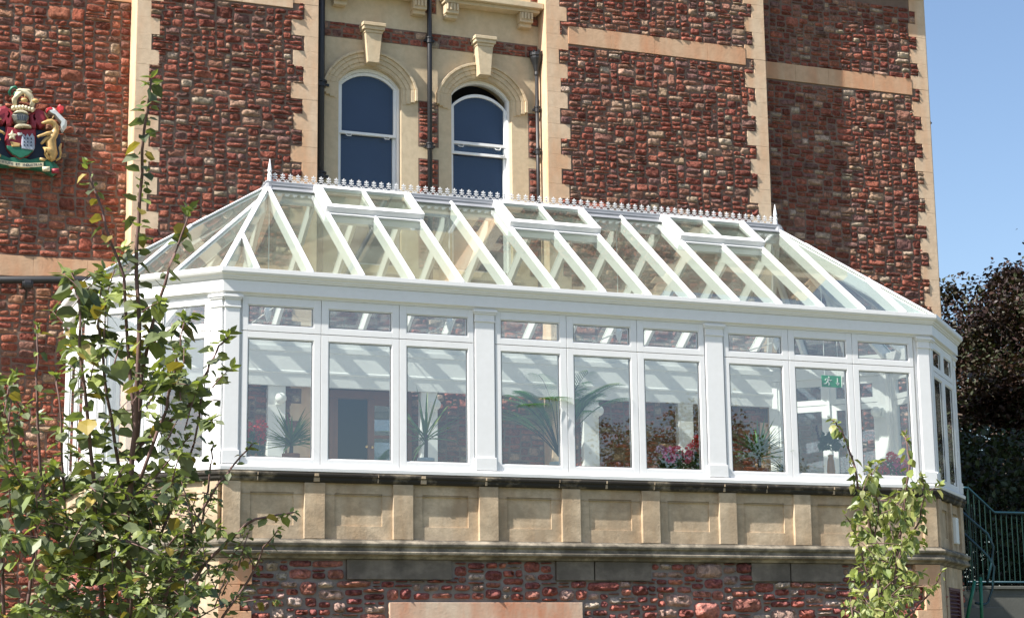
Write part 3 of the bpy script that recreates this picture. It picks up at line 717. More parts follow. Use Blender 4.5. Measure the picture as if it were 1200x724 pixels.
# roof vents
vd = (Vector((0, RY, RZ)) - Vector((0, -EO, 2.43))).normalized()
def slope(x, y, up=0):
    t = (y + EO) / (RY + EO); p = Vector((x, y, 2.43 + (RZ - 2.43) * t)); nn = nf if nf.z > 0 else -nf; return p + nn * up
for i0 in (1, 5, 9):
    xa, xb = RX0 + STEP * i0 - .0, RX0 + STEP * (i0 + 2) + .0; ya, yb_ = 1.68, 2.27; nn = nf if nf.z > 0 else -nf
    v = MB()
    v.bar(slope(xa + .02, ya, .07), slope(xa + .02, yb_, .07), .115, .09, nn); v.bar(slope(xb - .02, ya, .07), slope(xb - .02, yb_, .07), .115, .09, nn)
    v.bar(slope((xa + xb) / 2, ya, .075), slope((xa + xb) / 2, yb_, .075), .06, .07, nn)
    v.bar(slope(xa - .035, ya, .07), slope(xb + .035, ya, .07), .115, .10, nn); v.bar(slope(xa - .035, yb_, .07), slope(xb + .035, yb_, .07), .10, .095, nn)
    o = v.build('roof_vent', W, con, bevel=.005)
    # upstand below the opening light, seen through the glass
    v = MB(); v.bar(slope(xa, ya - .03, -.08), slope(xb, ya - .03, -.08), .05, .14, nn); v.bar(slope(xa, ya - .075, .018), slope(xb, ya - .075, .018), .035, .03, nn); v.build('vent_trimmer', W, o, bevel=.003)
    p = MB(); p.add([tuple(slope(xa + .05, ya + .03, .09)), tuple(slope(xb - .05, ya + .03, .09)), tuple(slope(xb - .05, yb_ - .03, .09)), tuple(slope(xa + .05, yb_ - .03, .09))], [(0, 1, 2, 3)]); p.build('pane', M['roofglass'], o, recalc=False)
# ridge, cresting, finials
rd = MB(); rd.tube([(RX0 - .06, RY, RZ + .01), (RX1 + .06, RY, RZ + .01)], .06, 8); rd.prism([(RX0 - .1, RZ - .02), (RX1 + .1, RZ - .02), (RX1 + .03, RZ + .075), (RX0 - .03, RZ + .075)], RY - .05, RY + .05)
for ap in (A1, A2): rd.lathe([(.13, -.07), (.09, -.01), (.055, .05), (.03, .09)], ap, 12)
rd.bar((RX0, RY - .085, RZ - .04), (RX1, RY - .085, RZ - .04), .10, .012, nn); rd.bar((RX0, RY + .085, RZ - .04), (RX1, RY + .085, RZ - .04), .10, .012, -nr if nr.z < 0 else nr)
rd.build('ridge_capping', M['lead'], con)
ir = MB(); ir.box(RX0, RX1, RY - .03, RY + .03, RZ - .24, RZ - .03); ir.build('ridge_beam', W, con)
cr = MB(); zc = RZ + .075; nM = 72; sp_ = (RX1 - RX0 - .1) / nM; T = .012
cr.box(RX0 + .02, RX1 - .02, RY - .008, RY + .008, zc, zc + .018)
def crb(x0_, z0_, x1_, z1_, w_=.011):
    d_ = Vector((x1_ - x0_, 0, z1_ - z0_)); s_ = Vector((-d_.z, 0, d_.x)).normalized() * w_ / 2
    cr.prism([(x0_ + s_.x, z0_ + s_.z), (x1_ + s_.x, z1_ + s_.z), (x1_ - s_.x, z1_ - s_.z), (x0_ - s_.x, z0_ - s_.z)], RY - T / 2, RY + T / 2)
for k in range(nM):
    xc = RX0 + .05 + sp_ * (k + .5); a = sp_ / 2
    crb(xc - a, zc + .012, xc - a * .45, zc + .045, .009); crb(xc - a * .45, zc + .045, xc, zc + .062, .009); crb(xc + a, zc + .012, xc + a * .45, zc + .045, .009); crb(xc + a * .45, zc + .045, xc, zc + .062, .009)
    crb(xc, zc + .05, xc, zc + .10, .012); crb(xc - a, zc + .055, xc - a * .4, zc + .012, .008); crb(xc + a, zc + .055, xc + a * .4, zc + .012, .008)
    cr.prism([(xc, zc + .150), (xc - .008, zc + .130), (xc - .004, zc + .098), (xc + .004, zc + .098), (xc + .008, zc + .130)], RY - T / 2, RY + T / 2)
    for s_ in (-1, 1):
        cr.prism([(xc, zc + .112), (xc + s_ * .024, zc + .130), (xc + s_ * .034, zc + .118), (xc + s_ * .022, zc + .108), (xc, zc + .102)], RY - T / 2, RY + T / 2)
        cr.prism([(xc, zc + .080), (xc + s_ * .028, zc + .092), (xc + s_ * .040, zc + .078), (xc + s_ * .026, zc + .073), (xc, zc + .070)], RY - T / 2, RY + T / 2)
cr.build('ridge_cresting', W, con)
for x in (RX0 + .03, RX1 - .03):
    f = MB(); f.lathe([(.03, 0), (.034, .04), (.032, .12), (.040, .135), (.030, .15), (.024, .175), (.034, .20), (.028, .23), (.018, .30), (.004, .38)], (x, RY, RZ + .04), 10)
    f.build('finial', W, con, smooth=False)
# tie rods with bosses
for k in range(4):
    x = 1.17 + 2.766 * k
    t = MB(); t.tube([(x, -.02, 2.36), (x, 2.34, 2.36), (x, YB_ + .02, 2.36)], .009, 6); t.tube([(x, RY, 2.36), (x, RY, RZ - .2)], .009, 6)
    r_ = t.build('tie_rod', W, con)
    t = MB(); t.lathe([(.004, -.15), (.03, -.11), (.052, -.03), (.055, .02), (.04, .06), (.02, .1), (.012, .22)], (x, RY, 2.36), 10); t.build('boss', W, r_, smooth=True)

# ------------------------------------------------------------------ drainpipes
def pipe(name, x, y, z0, z1, r, label, cols, hopper=None, sq=False):
    e = empty(name, (x, y, z0), label, 'drainpipe')
    p = MB()
    if sq: p.box(x - r, x + r, y - r, y + r, z0, z1)
    else: p.tube([(x, y, z0), (x, y, z1)], r, 12)
    p.build('pipe', M['iron'], e, smooth=not sq)
    for z in cols:
        c_ = MB(); c_.lathe([(r * 1.1, -.05), (r * 1.35, -.045), (r * 1.35, .03), (r * 1.6, .035), (r * 1.6, .06), (r * 1.1, .065)], (x, y, z), 12); c_.box(x - r * 2.1, x + r * 2.1, y - .005, y + .02 + r, z - .015, z + .02); c_.build('collar', M['iron'], e)
    if hopper:
        z = hopper; h_ = MB(); h_.lathe([(r, -.26), (r * 1.3, -.22), (r * 1.15, -.17), (r * 1.9, -.06), (r * 3.2, .06), (r * 3.3, .10), (r * 3.7, .11), (r * 3.7, .16), (r * 3.3, .16)], (x, y, z), 12)
        for k in range(8):
            t = k * math.pi / 4; h_.box(x + r * 3.3 * math.cos(t) - .018, x + r * 3.3 * math.cos(t) + .018, y + r * 3.3 * math.sin(t) - .018, y + r * 3.3 * math.sin(t) + .018, z + .16, z + .19)
        h_.build('hopper', M['iron'], e)
    return e
pipe('drainpipe', 2.70, YM - .08, 3.3, TOP, .072, 'thick black drainpipe in the corner beside the left arched window', [5.2, 6.75, 8.4])
pipe('drainpipe', 4.60, YM - .09, 3.3, TOP, .043, 'black drainpipe running between the two arched windows', [5.87, 7.72, 9.5])
pipe('drainpipe', 6.55, YM - .10, 3.3, 7.42, .034, 'slim black drainpipe topped by a flared hopper right of the arched windows', [5.0, 5.95, 6.7], hopper=7.55)
op = empty('overflow_pipe', (-2.5, 5.1, 3.05), 'black horizontal rainwater pipe running along the red wall below the coat of arms', 'drainpipe')
p = MB(); pa = Vector((-6.2, 5.06, 2.86)); pb = Vector((-1.10, 5.06, 3.215)); p.tube([pa, pb, (-.95, 5.0, 3.2), (-.72, 4.98, 3.0), (-.70, 4.98, 2.4)], .062, 14); p.build('pipe', M['iron'], op, smooth=True)
jx = atY(32, 333, 5.06)
dd = (pb - pa).normalized()
for t_ in (jx, Vector((-5.2, 5.06, 2.93))):
    p = MB(); p.tube([t_ - dd * .08, t_ - dd * .05, t_ - dd * .045, t_ + dd * .045, t_ + dd * .05, t_ + dd * .08], [.066, .07, .088, .088, .07, .066], 14); p.tube([t_ + Vector((0, .02, -.06)), t_ + Vector((0, .12, -.20))], .02, 6); p.build('pipe_coupling', M['iron'], op)

fb = MB(); q_ = atY(1101, 143, YW + .25); fb.box(XE + .01, XE + .14, q_.y - .05, q_.y + .06, q_.z - .05, q_.z + .05); fb.tube([(XE + .12, q_.y, q_.z), (XE + .2, q_.y, q_.z - .06)], .03, 8)
fb.build('wall_fitting', M['iron'], bld)
# ------------------------------------------------------------------ coat of arms
arms = empty('coat_of_arms', (-2.0, 5.1, 4.85), 'painted relief coat of arms with gold unicorns high on the red wall', 'coat of arms')
YA = 5.22
def az(u_, v_):                                 # sketch units to wall x, z
    return (-2.045 + (u_ - 145) * .00237, 6.225 - (v_ - 50) * .00232 - (u_ - 145) * .0)
def relief(pts, name, mat, y0, dep, dome=.6, mirror=False, parent=arms):
    for s_ in ((1, -1) if mirror else (1,)):
        mb = MB()
        P = [az(145 + s_ * (u_ - 145), v_) for u_, v_ in pts]; n = len(P)
        cx = sum(p_[0] for p_ in P) / n; cz = sum(p_[1] for p_ in P) / n
        rings = [(1.0, y0 + .05), (1.0, y0 - dep * .4), (.93, y0 - dep * .8), (dome, y0 - dep)]
        vs = []; fs = []
        for k, yy in rings: vs += [(cx + (x_ - cx) * k, yy, cz + (z_ - cz) * k) for x_, z_ in P]
        for r_ in range(3):
            for i in range(n): fs.append((r_ * n + i, r_ * n + (i + 1) % n, (r_ + 1) * n + (i + 1) % n, (r_ + 1) * n + i))
        fs.append(list(range(3 * n, 4 * n))); fs.append(list(range(n))); mb.add(vs, fs)
        o_ = mb.build(name, mat, parent, bevel=.004)
    return o_
# backing and mound
relief([(145, 320), (230, 320), (400, 340), (412, 420), (400, 520), (330, 560), (145, 570), (-40, 560), (-110, 520), (-122, 420), (-110, 340), (60, 320)], 'backing', M['navy'], YA + .08, .05, .95)
relief([(145, 525), (220, 545), (290, 520), (370, 545), (400, 575), (395, 610), (360, 640), (290, 610), (145, 600), (0, 610), (-70, 640), (-105, 610), (-110, 575), (-80, 545), (0, 520), (70, 545)], 'mound', M['agreen'], YA + .05, .10, .85)
# mantling
for pts, mt, nm in (([(190, 240), (225, 210), (250, 190), (290, 205), (305, 240), (300, 300), (265, 330), (240, 300), (235, 345), (205, 330), (195, 290)], 'maroon', 'mantling'),
                    ([(215, 225), (238, 215), (230, 250), (245, 275), (225, 300), (212, 262)], 'ared', 'mantling_fold'),
                    ([(300, 185), (345, 172), (375, 200), (410, 235), (440, 262), (438, 300), (415, 335), (400, 310), (410, 280), (380, 250), (350, 215), (318, 205)], 'awhite', 'mane'),
                    ([(303, 185), (330, 172), (350, 185), (325, 200), (308, 205)], 'ared', 'mantling_tip'), ([(372, 165), (385, 145), (398, 158), (418, 165), (412, 195), (390, 200)], 'ared', 'mantling_tip')):
    relief(pts, nm, M[mt], YA + .02, .09, .7, True)
# shield with its charges
sh = relief([(50, 332), (145, 345), (240, 332), (243, 430), (232, 485), (195, 530), (145, 558), (95, 530), (58, 485), (47, 430)], 'shield', M['maroon'], YA, .08, .9)
relief([(56, 470), (234, 470), (228, 490), (194, 525), (145, 550), (96, 525), (62, 490)], 'sea', M['agreen'], YA - .07, .022, .9, parent=sh)
relief([(150, 475), (150, 400), (160, 380), (172, 400), (185, 375), (200, 398), (215, 370), (232, 395), (236, 470), (228, 490), (150, 488)], 'tower', M['ablue'], YA - .07, .03, .9, parent=sh)
dk = MB()
for u_ in (168, 188, 210):
    for v_ in (412, 436, 458):
        x_, z_ = az(u_, v_); dk.box(x_ - .008, x_ + .008, YA - .112, YA - .09, z_ - .012, z_ + .012)
dk.build('tower_windows', M['navy'], sh)
relief([(78, 440), (145, 450), (140, 472), (90, 478)], 'ship_hull', M['gold'], YA - .07, .035, .8, parent=sh)
relief([(60, 395), (78, 385), (88, 360), (100, 385), (122, 388), (106, 405), (112, 428), (90, 418), (68, 432), (74, 408)], 'sail', M['cream'], YA - .07, .035, .6, parent=sh)
relief([(120, 378), (150, 372), (158, 388), (128, 398)], 'pennant', M['awhite'], YA - .07, .03, .8, parent=sh)
# helmet, torse, crest
hl = relief([(80, 262), (100, 240), (140, 228), (180, 240), (192, 268), (180, 300), (150, 322), (120, 318), (100, 300)], 'helmet', M['steel'], YA - .03, .13, .55)
relief([(85, 252), (110, 232), (145, 225), (178, 236), (186, 250), (140, 244)], 'helmet_brow', M['cream'], YA - .12, .05, .7, parent=hl)
for k in range(5): relief([(112 + k * 15, 262), (117 + k * 15, 262), (122 + k * 12, 300), (117 + k * 12, 300)], 'visor_bar', M['navy'], YA - .15, .015, .9, parent=hl)
relief([(100, 335), (125, 322), (165, 318), (205, 325), (210, 338), (160, 335), (125, 345), (105, 348)], 'gorget', M['cream'], YA - .05, .12, .7)
ts = MB()
for k in range(7):
    x_, z_ = az(90 + k * 20, 205 + 5 * math.cos(k)); ts.ball((x_, YA - .09, z_), (.035, .05, .04))
ts.build('torse', M['cream'], arms, smooth=True)
def limb(pts, name, mat, y, parent=arms, mirror=False):
    o_ = None; mb = MB()
    for s_ in ((1, -1) if mirror else (1,)):
        P = []; Rr = []
        for q_ in pts:
            x_, z_ = az(145 + s_ * (q_[0] - 145), q_[1]); P.append((x_, y - (q_[3] if len(q_) > 3 else 0), z_)); Rr.append(q_[2] * .00235)
        mb.tube(P, Rr, 9)
    return mb.build(name, mat, parent, smooth=True)
limb([(100, 190, 14), (95, 150, 18), (115, 110, 20), (150, 85, 18), (185, 78, 12), (205, 88, 8)], 'crest_arm', M['cream'], YA - .07)
limb([(205, 190, 14), (212, 150, 18), (195, 115, 20), (160, 95, 18, .02), (125, 82, 12, .02), (108, 92, 8, .02)], 'crest_arm', M['cream'], YA - .07)
limb([(70, 125, 8), (62, 100, 10), (75, 68, 10), (98, 60, 10), (112, 78, 9), (100, 98, 8), (90, 120, 7)], 'crest_snake', M['agreen'], YA - .06)
limb([(158, 112, 2), (158, 150, 2)], 'scales_chain', M['gold'], YA - .13)
for u_, v_ in ((156, 152), (228, 150)):
    pn_ = MB(); x_, z_ = az(u_, v_); pn_.ball((x_, YA - .12, z_), (.055, .03, .035)); pn_.build('scale_pan', M['gold'], arms, smooth=True)
# unicorns: one continuous body each
for s_ in (1, -1):
    mb = MB()
    def T(pts, nn=10):
        P = []; Rr = []
        for q_ in pts:
            x_, z_ = az(145 + s_ * (q_[0] - 145), q_[1]); P.append((x_, YA - (q_[3] if len(q_) > 3 else .05), z_)); Rr.append(q_[2] * .00235)
        mb.tube(P, Rr, nn)
    T([(272, 296, 6, .09), (292, 290, 11, .09), (312, 282, 15, .08), (332, 276, 19, .07), (352, 285, 20), (366, 305, 21), (362, 340, 26), (345, 375, 33), (338, 420, 36), (345, 460, 34), (352, 495, 34), (345, 525, 28), (335, 545, 14)])
    T([(340, 360, 18, .08), (310, 365, 13, .10), (285, 378, 10, .11), (262, 388, 8, .12), (248, 398, 9, .12)])
    T([(335, 385, 18, .06), (305, 400, 12, .08), (285, 425, 10, .09), (275, 440, 8, .09)])
    T([(350, 485, 30, .06), (318, 480, 24, .09), (298, 470, 16, .10), (305, 505, 12, .10), (325, 540, 11, .10), (300, 548, 9, .11), (268, 545, 9, .11)])
    T([(375, 540, 8, .05), (398, 520, 7, .06), (402, 480, 8, .06), (395, 450, 9, .06), (405, 420, 6, .05)])
    T([(340, 262, 6, .06), (345, 245, 4, .06), (350, 232, 1.5, .06)], 6); T([(318, 268, 4, .08), (298, 240, 3, .09), (284, 215, 1, .09)], 6)
    mb.build('unicorn', M['gold'], arms, smooth=True)
limb([(0, 568, 9), (60, 592, 10), (145, 600, 10), (230, 592, 10), (290, 570, 9)], 'scroll_back', M['gold'], YA - .02)
scb = MB(); P0 = [az(u_, 588 + 18 * (1 - ((u_ - 145) / 150) ** 2) - 14) for u_ in range(-5, 296, 15)]
for (xa_, za_), (xb_, zb_) in zip(P0[:-1], P0[1:]): scb.prism([(xa_, za_ - .032), (xb_, zb_ - .032), (xb_, zb_ + .032), (xa_, za_ + .032)], YA - .075, YA - .03)
scr = scb.build('motto_scroll', M['cream'], arms)
for u_, v_ in ((310, 610), (368, 618), (-20, 610), (-78, 618)):
    x_, z_ = az(u_, v_); q = MB(); q.tube([(x_ - .05, YA - .08, z_), (x_ + .06, YA - .10, z_ + .01)], .04, 10); q.build('scroll_curl', M['cream'] if u_ in (310, -20) else M['maroon'], arms, smooth=True)
txt = 'VIRTUTE ET INDUSTRIA'
def text_mesh(body, size, depth=.002):
    cu = bpy.data.curves.new('t', 'FONT'); cu.body = body; cu.size = size; cu.extrude = depth; cu.align_x = 'CENTER'; cu.align_y = 'CENTER'
    o_ = bpy.data.objects.new('t', cu); C.objects.link(o_); dg = bpy.context.evaluated_depsgraph_get(); dg.update()
    me = bpy.data.meshes.new_from_object(o_.evaluated_get(dg)); bpy.data.objects.remove(o_); return me
tm = MB()
for k, ch in enumerate(txt):
    if ch == ' ': continue
    me = text_mesh(ch, .052); u_ = 145 + (k - 9.5) * 14.0; x_, z_ = az(u_, 588 + 18 * (1 - ((u_ - 145) / 150) ** 2) - 14)
    tm.add([(x_ + v.co.x, YA - .077 - v.co.z, z_ + v.co.y) for v in me.vertices], [list(p_.vertices) for p_ in me.polygons])
tm.build('motto', M['navy'], scr, recalc=False)

# ------------------------------------------------------------------ things inside
def strip_leaf(mb, cols, p, dirn, L, w_, droop, col, n=6, up=Vector((0, 0, 1)), fold=.25):
    """long curved blade"""
    d = Vector(dirn).normalized(); sd = d.cross(up); sd = sd.normalized() if sd.length > .01 else Vector((1, 0, 0)); P = Vector(p); pts = []
    for i in range(n + 1):
        t = i / n; pts.append((P.copy(), w_ * (math.sin(math.pi * min(1, .12 + t * .88)) ** .6) * (1 - t * .35) if i < n else .0008))
        d = (d + Vector((0, 0, -droop / n * (t + .3)))).normalized(); P = P + d * (L / n)
    b = len(mb.v)
    for P, ww in pts:
        mb.v += [tuple(P - sd * ww / 2), tuple(P - Vector((0, 0, ww * fold))), tuple(P + sd * ww / 2)]
    for i in range(n):
        a = b + i * 3; mb.f += [[a, a + 1, a + 4, a + 3], [a + 1, a + 2, a + 5, a + 4]]
    cols += [(*col, 1)] * (3 * (n + 1))
def pot(e, x, y, z, r, h, mat):
    p = MB(); p.lathe([(r * .72, 0), (r * .95, h * .8), (r * 1.08, h * .8), (r * 1.08, h), (r * .95, h), (r * .9, h * .9)], (x, y, z), 18); o_ = p.build('pot', mat, e)
    s_ = MB(); s_.lathe([(r * .9, h * .86), (r * .5, h * .88)], (x, y, z), 14); s_.build('soil', M['soil'], e)
def yucca(x, y, z, h_trunk, L, n, seed, potm, label, wl=.035, erect=.5, potr=.11):
    r = random.Random(seed); e = empty('yucca', (x, y, z), label, 'potted plant', 'potted plants along the windows'); pot(e, x, y, z, potr, .2, potm)
    t = MB(); t.tube([(x, y, z + .16), (x + .01, y, z + .2 + h_trunk)], [.03, .022], 8); t.build('stem', M['bark'], e)
    f = MB(); cols = []
    for k in range(n):
        a = r.uniform(0, 6.283); el_ = R(r.uniform(-5, 85)) * (.55 + erect * .45); zz = z + .2 + h_trunk * r.uniform(.55, 1)
        g_ = r.uniform(.7, 1.3); c_ = (.085 * g_, .18 * g_, .05 * g_) if r.random() < .8 else (.16 * g_, .20 * g_, .06)
        strip_leaf(f, cols, (x, y, zz), (math.cos(a) * math.cos(el_), math.sin(a) * math.cos(el_), math.sin(el_)), L * r.uniform(.7, 1.1), wl, r.uniform(.2, .9), c_)
    f.col = cols; f.build('foliage', M['houseleaf'], e, recalc=False)
yucca(1.02, .42, -.09, .18, .50, 95, 1, M['terracotta'], 'bushy spiky yucca standing behind the leftmost front window')
yucca(2.90, .45, -.09, .32, .72, 34, 2, M['pale_pot'], 'sparse yucca with long arching blades behind the third front window', .038, .9)
yucca(8.02, .45, -.09, .25, .60, 75, 3, M['terracotta'], 'spiky yucca in a terracotta pot behind the seventh front window', .036, .6, .12)
# low green companion beside the pots
def palm(x, y, z):
    r = random.Random(5); e = empty('palm', (x, y, z), 'tall feathery palm with arching fronds behind the middle windows', 'potted plant', 'potted plants along the windows'); pot(e, x, y, z, .13, .22, M['pale_pot'])
    f = MB(); cols = []; st = MB()
    for k in range(26):
        a = k * 2.4 + r.uniform(-.3, .3); P = Vector((x, y, z + .3)); el_ = R(r.uniform(50, 88)); d = Vector((math.cos(a) * math.cos(el_), math.sin(a) * math.cos(el_) * .7, math.sin(el_)))
        L = r.uniform(.95, 1.45); n = 40; pts = [P.copy()]
        for i in range(n):
            t = i / n; d = (d + Vector((math.cos(a) * .016, math.sin(a) * .012, -.004 - .055 * t * t))).normalized(); P = P + d * (L / n); pts.append(P.copy())
            if t > .32:
                sd = d.cross(Vector((0, 0, 1))).normalized(); ll = .24 * math.sin(math.pi * (t - .38) / .66) + .06; g_ = r.uniform(.7, 1.35)
                for s in (-1, 1):
                    strip_leaf(f, cols, P, sd * s + d * .75 + Vector((0, 0, .15)), ll * 1.15, .015, .8, (.07 * g_, .20 * g_, .05 * g_), 4)
        st.tube(pts, [.009 * (1 - .7 * i / len(pts)) for i in range(len(pts))], 5)
    st.build('frond_stem', M['houseleaf'], e); f.col = cols; f.build('frond', M['houseleaf'], e, recalc=False)
    me = st
palm(4.93, .62, -.09)
def leafy(mb, cols, c, rad, n, size, pal, r, flat=.8):
    for k in range(n):
        a = r.uniform(0, 6.283); u_ = r.uniform(-.4, 1); rr = r.uniform(.55, 1)
        p = Vector((c[0] + rad[0] * rr * math.cos(a) * math.sqrt(max(0, 1 - u_ * u_)), c[1] + rad[1] * rr * math.sin(a) * math.sqrt(max(0, 1 - u_ * u_)), c[2] + rad[2] * u_ * rr))
        add_leaf(mb, cols, p, Vector((r.gauss(0, 1), r.gauss(0, 1), r.gauss(0, 1) - .2)), size * r.uniform(.7, 1.3), r.choice(pal), r, .8)
def add_leaf(mb, cols, p, d, L, col, r, wr=.62, curl=.22):
    if Vector(d).length < 1e-4: d = Vector((0, 0, 1))
    d = d.normalized(); up = Vector((r.gauss(0, .5), r.gauss(0, .5), 1)); s = d.cross(up); s = s.normalized() if s.length > .05 else Vector((1, 0, 0)); u_ = s.cross(d)
    w_ = L * wr / 2; b = len(mb.v); f = r.uniform(.1, .45) * w_
    g_ = r.uniform(.75, 1.25); cc = (col[0] * g_, col[1] * g_, col[2] * g_, 1)
    P = lambda a, bb, c_: tuple(p + d * (a * L) + s * (bb * w_) + u_ * c_)
    cu = L * curl * r.uniform(-.4, 1.4)
    mb.v += [P(0, 0, 0), P(.22, -.78, f), P(.58, -.95, f * .9 - cu * .4), P(1, 0, -cu), P(.58, .95, f * .9 - cu * .4), P(.22, .78, f), P(.5, 0, -f * .3 - cu * .15)]
    mb.f += [[b, b + 6, b + 1], [b + 1, b + 6, b + 2], [b + 2, b + 6, b + 3], [b, b + 5, b + 6], [b + 5, b + 4, b + 6], [b + 4, b + 3, b + 6]]
    cols += [cc] * 7
GR = [(.04, .10, .03), (.055, .12, .04), (.03, .075, .03), (.08, .15, .05)]
def flowers(x, y, z, sx, h_, blooms, seed, label, potm, nleaf=260):
    r = random.Random(seed); e = empty('flowering_plant', (x, y, z), label, 'flowering plant', 'potted plants along the windows'); pot(e, x, y, z, .10, .16, potm)
    f = MB(); cols = []; leafy(f, cols, (x, y, z + h_ * .5), (sx, .16, h_ * .5), nleaf, .07, GR, r); st = MB()
    b = MB(); bc = []
    for (dx, dz, rr, col) in blooms:
        cpt = Vector((x + dx, y - .1 + r.uniform(-.05, .05), z + dz)); st.tube([(x + dx * .3, y, z + .15), tuple(cpt)], .004, 5)
        for k in range(60):
            dv = Vector((r.gauss(0, 1), r.gauss(0, 1), r.gauss(0, 1))).normalized()
            add_leaf(b, bc, cpt + dv * rr * .85, dv + Vector((r.gauss(0, .5), r.gauss(0, .5), r.gauss(0, .5))), rr * .7, col, r, .9)
    f.col = cols; f.build('foliage', M['houseleaf'], e, recalc=False); st.build('stem', M['houseleaf'], e); b.col = bc; b.build('blossom', M['petal'], e, recalc=False)
RED, PINK, MAG, LIL = (.70, .03, .06), (.85, .20, .35), (.75, .10, .38), (.60, .32, .65)
flowers(.50, .45, -.09, .17, .55, [(-.08, .52, .06, RED), (.10, .54, .07, RED), (.08, .38, .06, RED), (-.12, .40, .05, RED), (-.14, .27, .05, RED)], 11, 'red geranium at the left end of the front windows', M['terracotta'])
flowers(6.78, .42, -.09, .42, .42, [(-.40, .42, .05, LIL), (-.27, .34, .085, MAG), (-.15, .38, .07, PINK), (-.02, .30, .06, PINK), (.10, .43, .07, PINK), (.14, .55, .06, RED), (.20, .50, .05, RED), (.34, .30, .08, RED), (.38, .24, .06, RED), (.05, .35, .05, MAG)], 12, 'wide mound of pink and red flowers behind the sixth front window', M['terracotta'], 420)
flowers(10.28, .45, -.09, .30, .42, [(-.22, .20, .06, RED), (-.10, .42, .06, RED), (-.02, .40, .05, PINK), (.10, .30, .09, PINK), (.0, .24, .07, MAG), (.18, .22, .08, MAG), (.30, .48, .06, RED), (-.18, .30, .05, PINK)], 13, 'pink geranium behind the rightmost front window', M['pale_pot'], 260)
vz = empty('flower_vase', (9.22, .45, -.09), 'amber glass vase of dark foliage, one red bloom and a purple spike inside', 'vase')
p = MB(); p.lathe([(.045, 0), (.06, .05), (.062, .2), (.05, .34), (.035, .40), (.045, .43), (.04, .43), (.03, .40)], (9.22, .45, -.09), 16); p.build('vase', M['amber'], vz, smooth=True)
f = MB(); cols = []; r = random.Random(3); leafy(f, cols, (9.20, .45, .50), (.17, .12, .17), 220, .075, [(.02, .05, .03), (.03, .07, .04), (.05, .09, .06)], r); f.col = cols; f.build('foliage', M['houseleaf'], vz, recalc=False)
b = MB(); bc = []
for k in range(60):
    dv = Vector((r.gauss(0, 1), r.gauss(0, 1), r.gauss(0, 1))).normalized(); add_leaf(b, bc, Vector((9.30, .40, .68)) + dv * .045, dv, .035, (.6, .03, .03), r, .9)
for k in range(50): add_leaf(b, bc, Vector((9.02 - .045 * k / 50, .42, .55 + .20 * k / 50)), Vector((r.gauss(0, 1), r.gauss(0, 1), .5)), .03, (.09, .02, .10), r, .9)
b.col = bc; b.build('blossom', M['petal'], vz, recalc=False)
# small white animal-like ornaments are not resolved in the photo; a low leafy trough fills the foot of the seventh window
sp2 = empty('trailing_plant', (8.45, .5, -.09), 'low trailing green plant beside the yucca in the seventh front window', 'potted plant'); pot(sp2, 8.45, .5, -.09, .09, .13, M['pale_pot'])
f = MB(); cols = []; r = random.Random(8)
for k in range(70): a = r.uniform(0, 6.28); strip_leaf(f, cols, (8.45, .5, .05), (math.cos(a), math.sin(a) * .6, r.uniform(.3, 1.6)), r.uniform(.2, .4), .022, 1.6, r.choice(GR))
f.col = cols; f.build('foliage', M['houseleaf'], sp2, recalc=False)
# wall lamps
def lamp(x, y, z, dx, dy, label):
    e = empty('wall_lamp', (x, y, z), label, 'wall lamp', 'white globe wall lamps inside the conservatory')
    b_ = MB(); b_.box(x - .05, x + .05, y - .02, y + .02, z - .09, z + .07) if not dx else b_.box(x - .02, x + .02, y - .05, y + .05, z - .09, z + .07); b_.tube([(x, y, z - .05), (x + dx * .1, y + dy * .1, z - .09)], .012, 6); b_.build('bracket', M['sign_white'], e, bevel=.004)
    g_ = MB(); g_.ball((x + dx * .11, y + dy * .11, z), .09, 16, 10); g_.build('globe', M['globe'], e, smooth=True)
for a in ((1.96, YB_ - .075, 1.45, 0, -1, 'white globe wall lamp on the rear pilaster behind the leftmost window'), (4.50, YB_ - .075, 1.45, 0, -1, 'white globe wall lamp on the rear pilaster right of the brown door'),
          (7.36, YB_ - .075, 1.46, 0, -1, 'white globe wall lamp on the rear pilaster right of the palm'), (12.0, 3.30, 1.45, -1, 0, 'white globe wall lamp on the end pillar behind the rightmost front window')): lamp(*a)
# exit sign
ex = empty('exit_sign', (9.74, 1.15, 1.55), 'green and white emergency exit sign with running man hung behind the eighth window', 'exit sign')
E = lambda s, z: (9.74 + s, z + 1.565)
p = MB(); p.box(9.565, 9.915, 1.16, 1.18, 1.475, 1.655); p.build('panel', M['green_sign'], ex, bevel=.003)
p = MB()
for s in (-.12, .12): p.tube([(9.74 + s, 1.17, 1.65), (9.74 + s, 1.17, 3.25)], .004, 5)
p.build('hanger', M['sign_white'], ex)
p = MB()
def st(x0_, z0_, x1_, z1_, w_):
    d_ = Vector((x1_ - x0_, 0, z1_ - z0_)); s_ = Vector((-d_.z, 0, d_.x)).normalized() * w_ / 2; a, b = E(x0_, z0_), E(x1_, z1_)
    p.prism([(a[0] + s_.x, a[1] + s_.z), (b[0] + s_.x, b[1] + s_.z), (b[0] - s_.x, b[1] - s_.z), (a[0] - s_.x, a[1] - s_.z)], 1.152, 1.1595)
st(.095, .055, .095, -.045, .014); p.prism([E(.06, -.02), E(.13, -.02), E(.095, -.062)], 1.152, 1.1595)
x_, z_ = E(-.055, .058); p.ball((x_, 1.156, z_), (.014, .005, .014))
st(-.06, .04, -.085, -.01, .022); st(-.085, -.01, -.05, -.035, .013); st(-.05, -.035, -.065, -.062, .012); st(-.085, -.01, -.115, -.04, .013); st(-.115, -.04, -.15, -.04, .012); st(-.062, .035, -.11, .035, .010); st(-.11, .035, -.125, .01, .010); st(-.06, .035, -.035, .01, .010); st(-.035, .01, -.01, .02, .010)
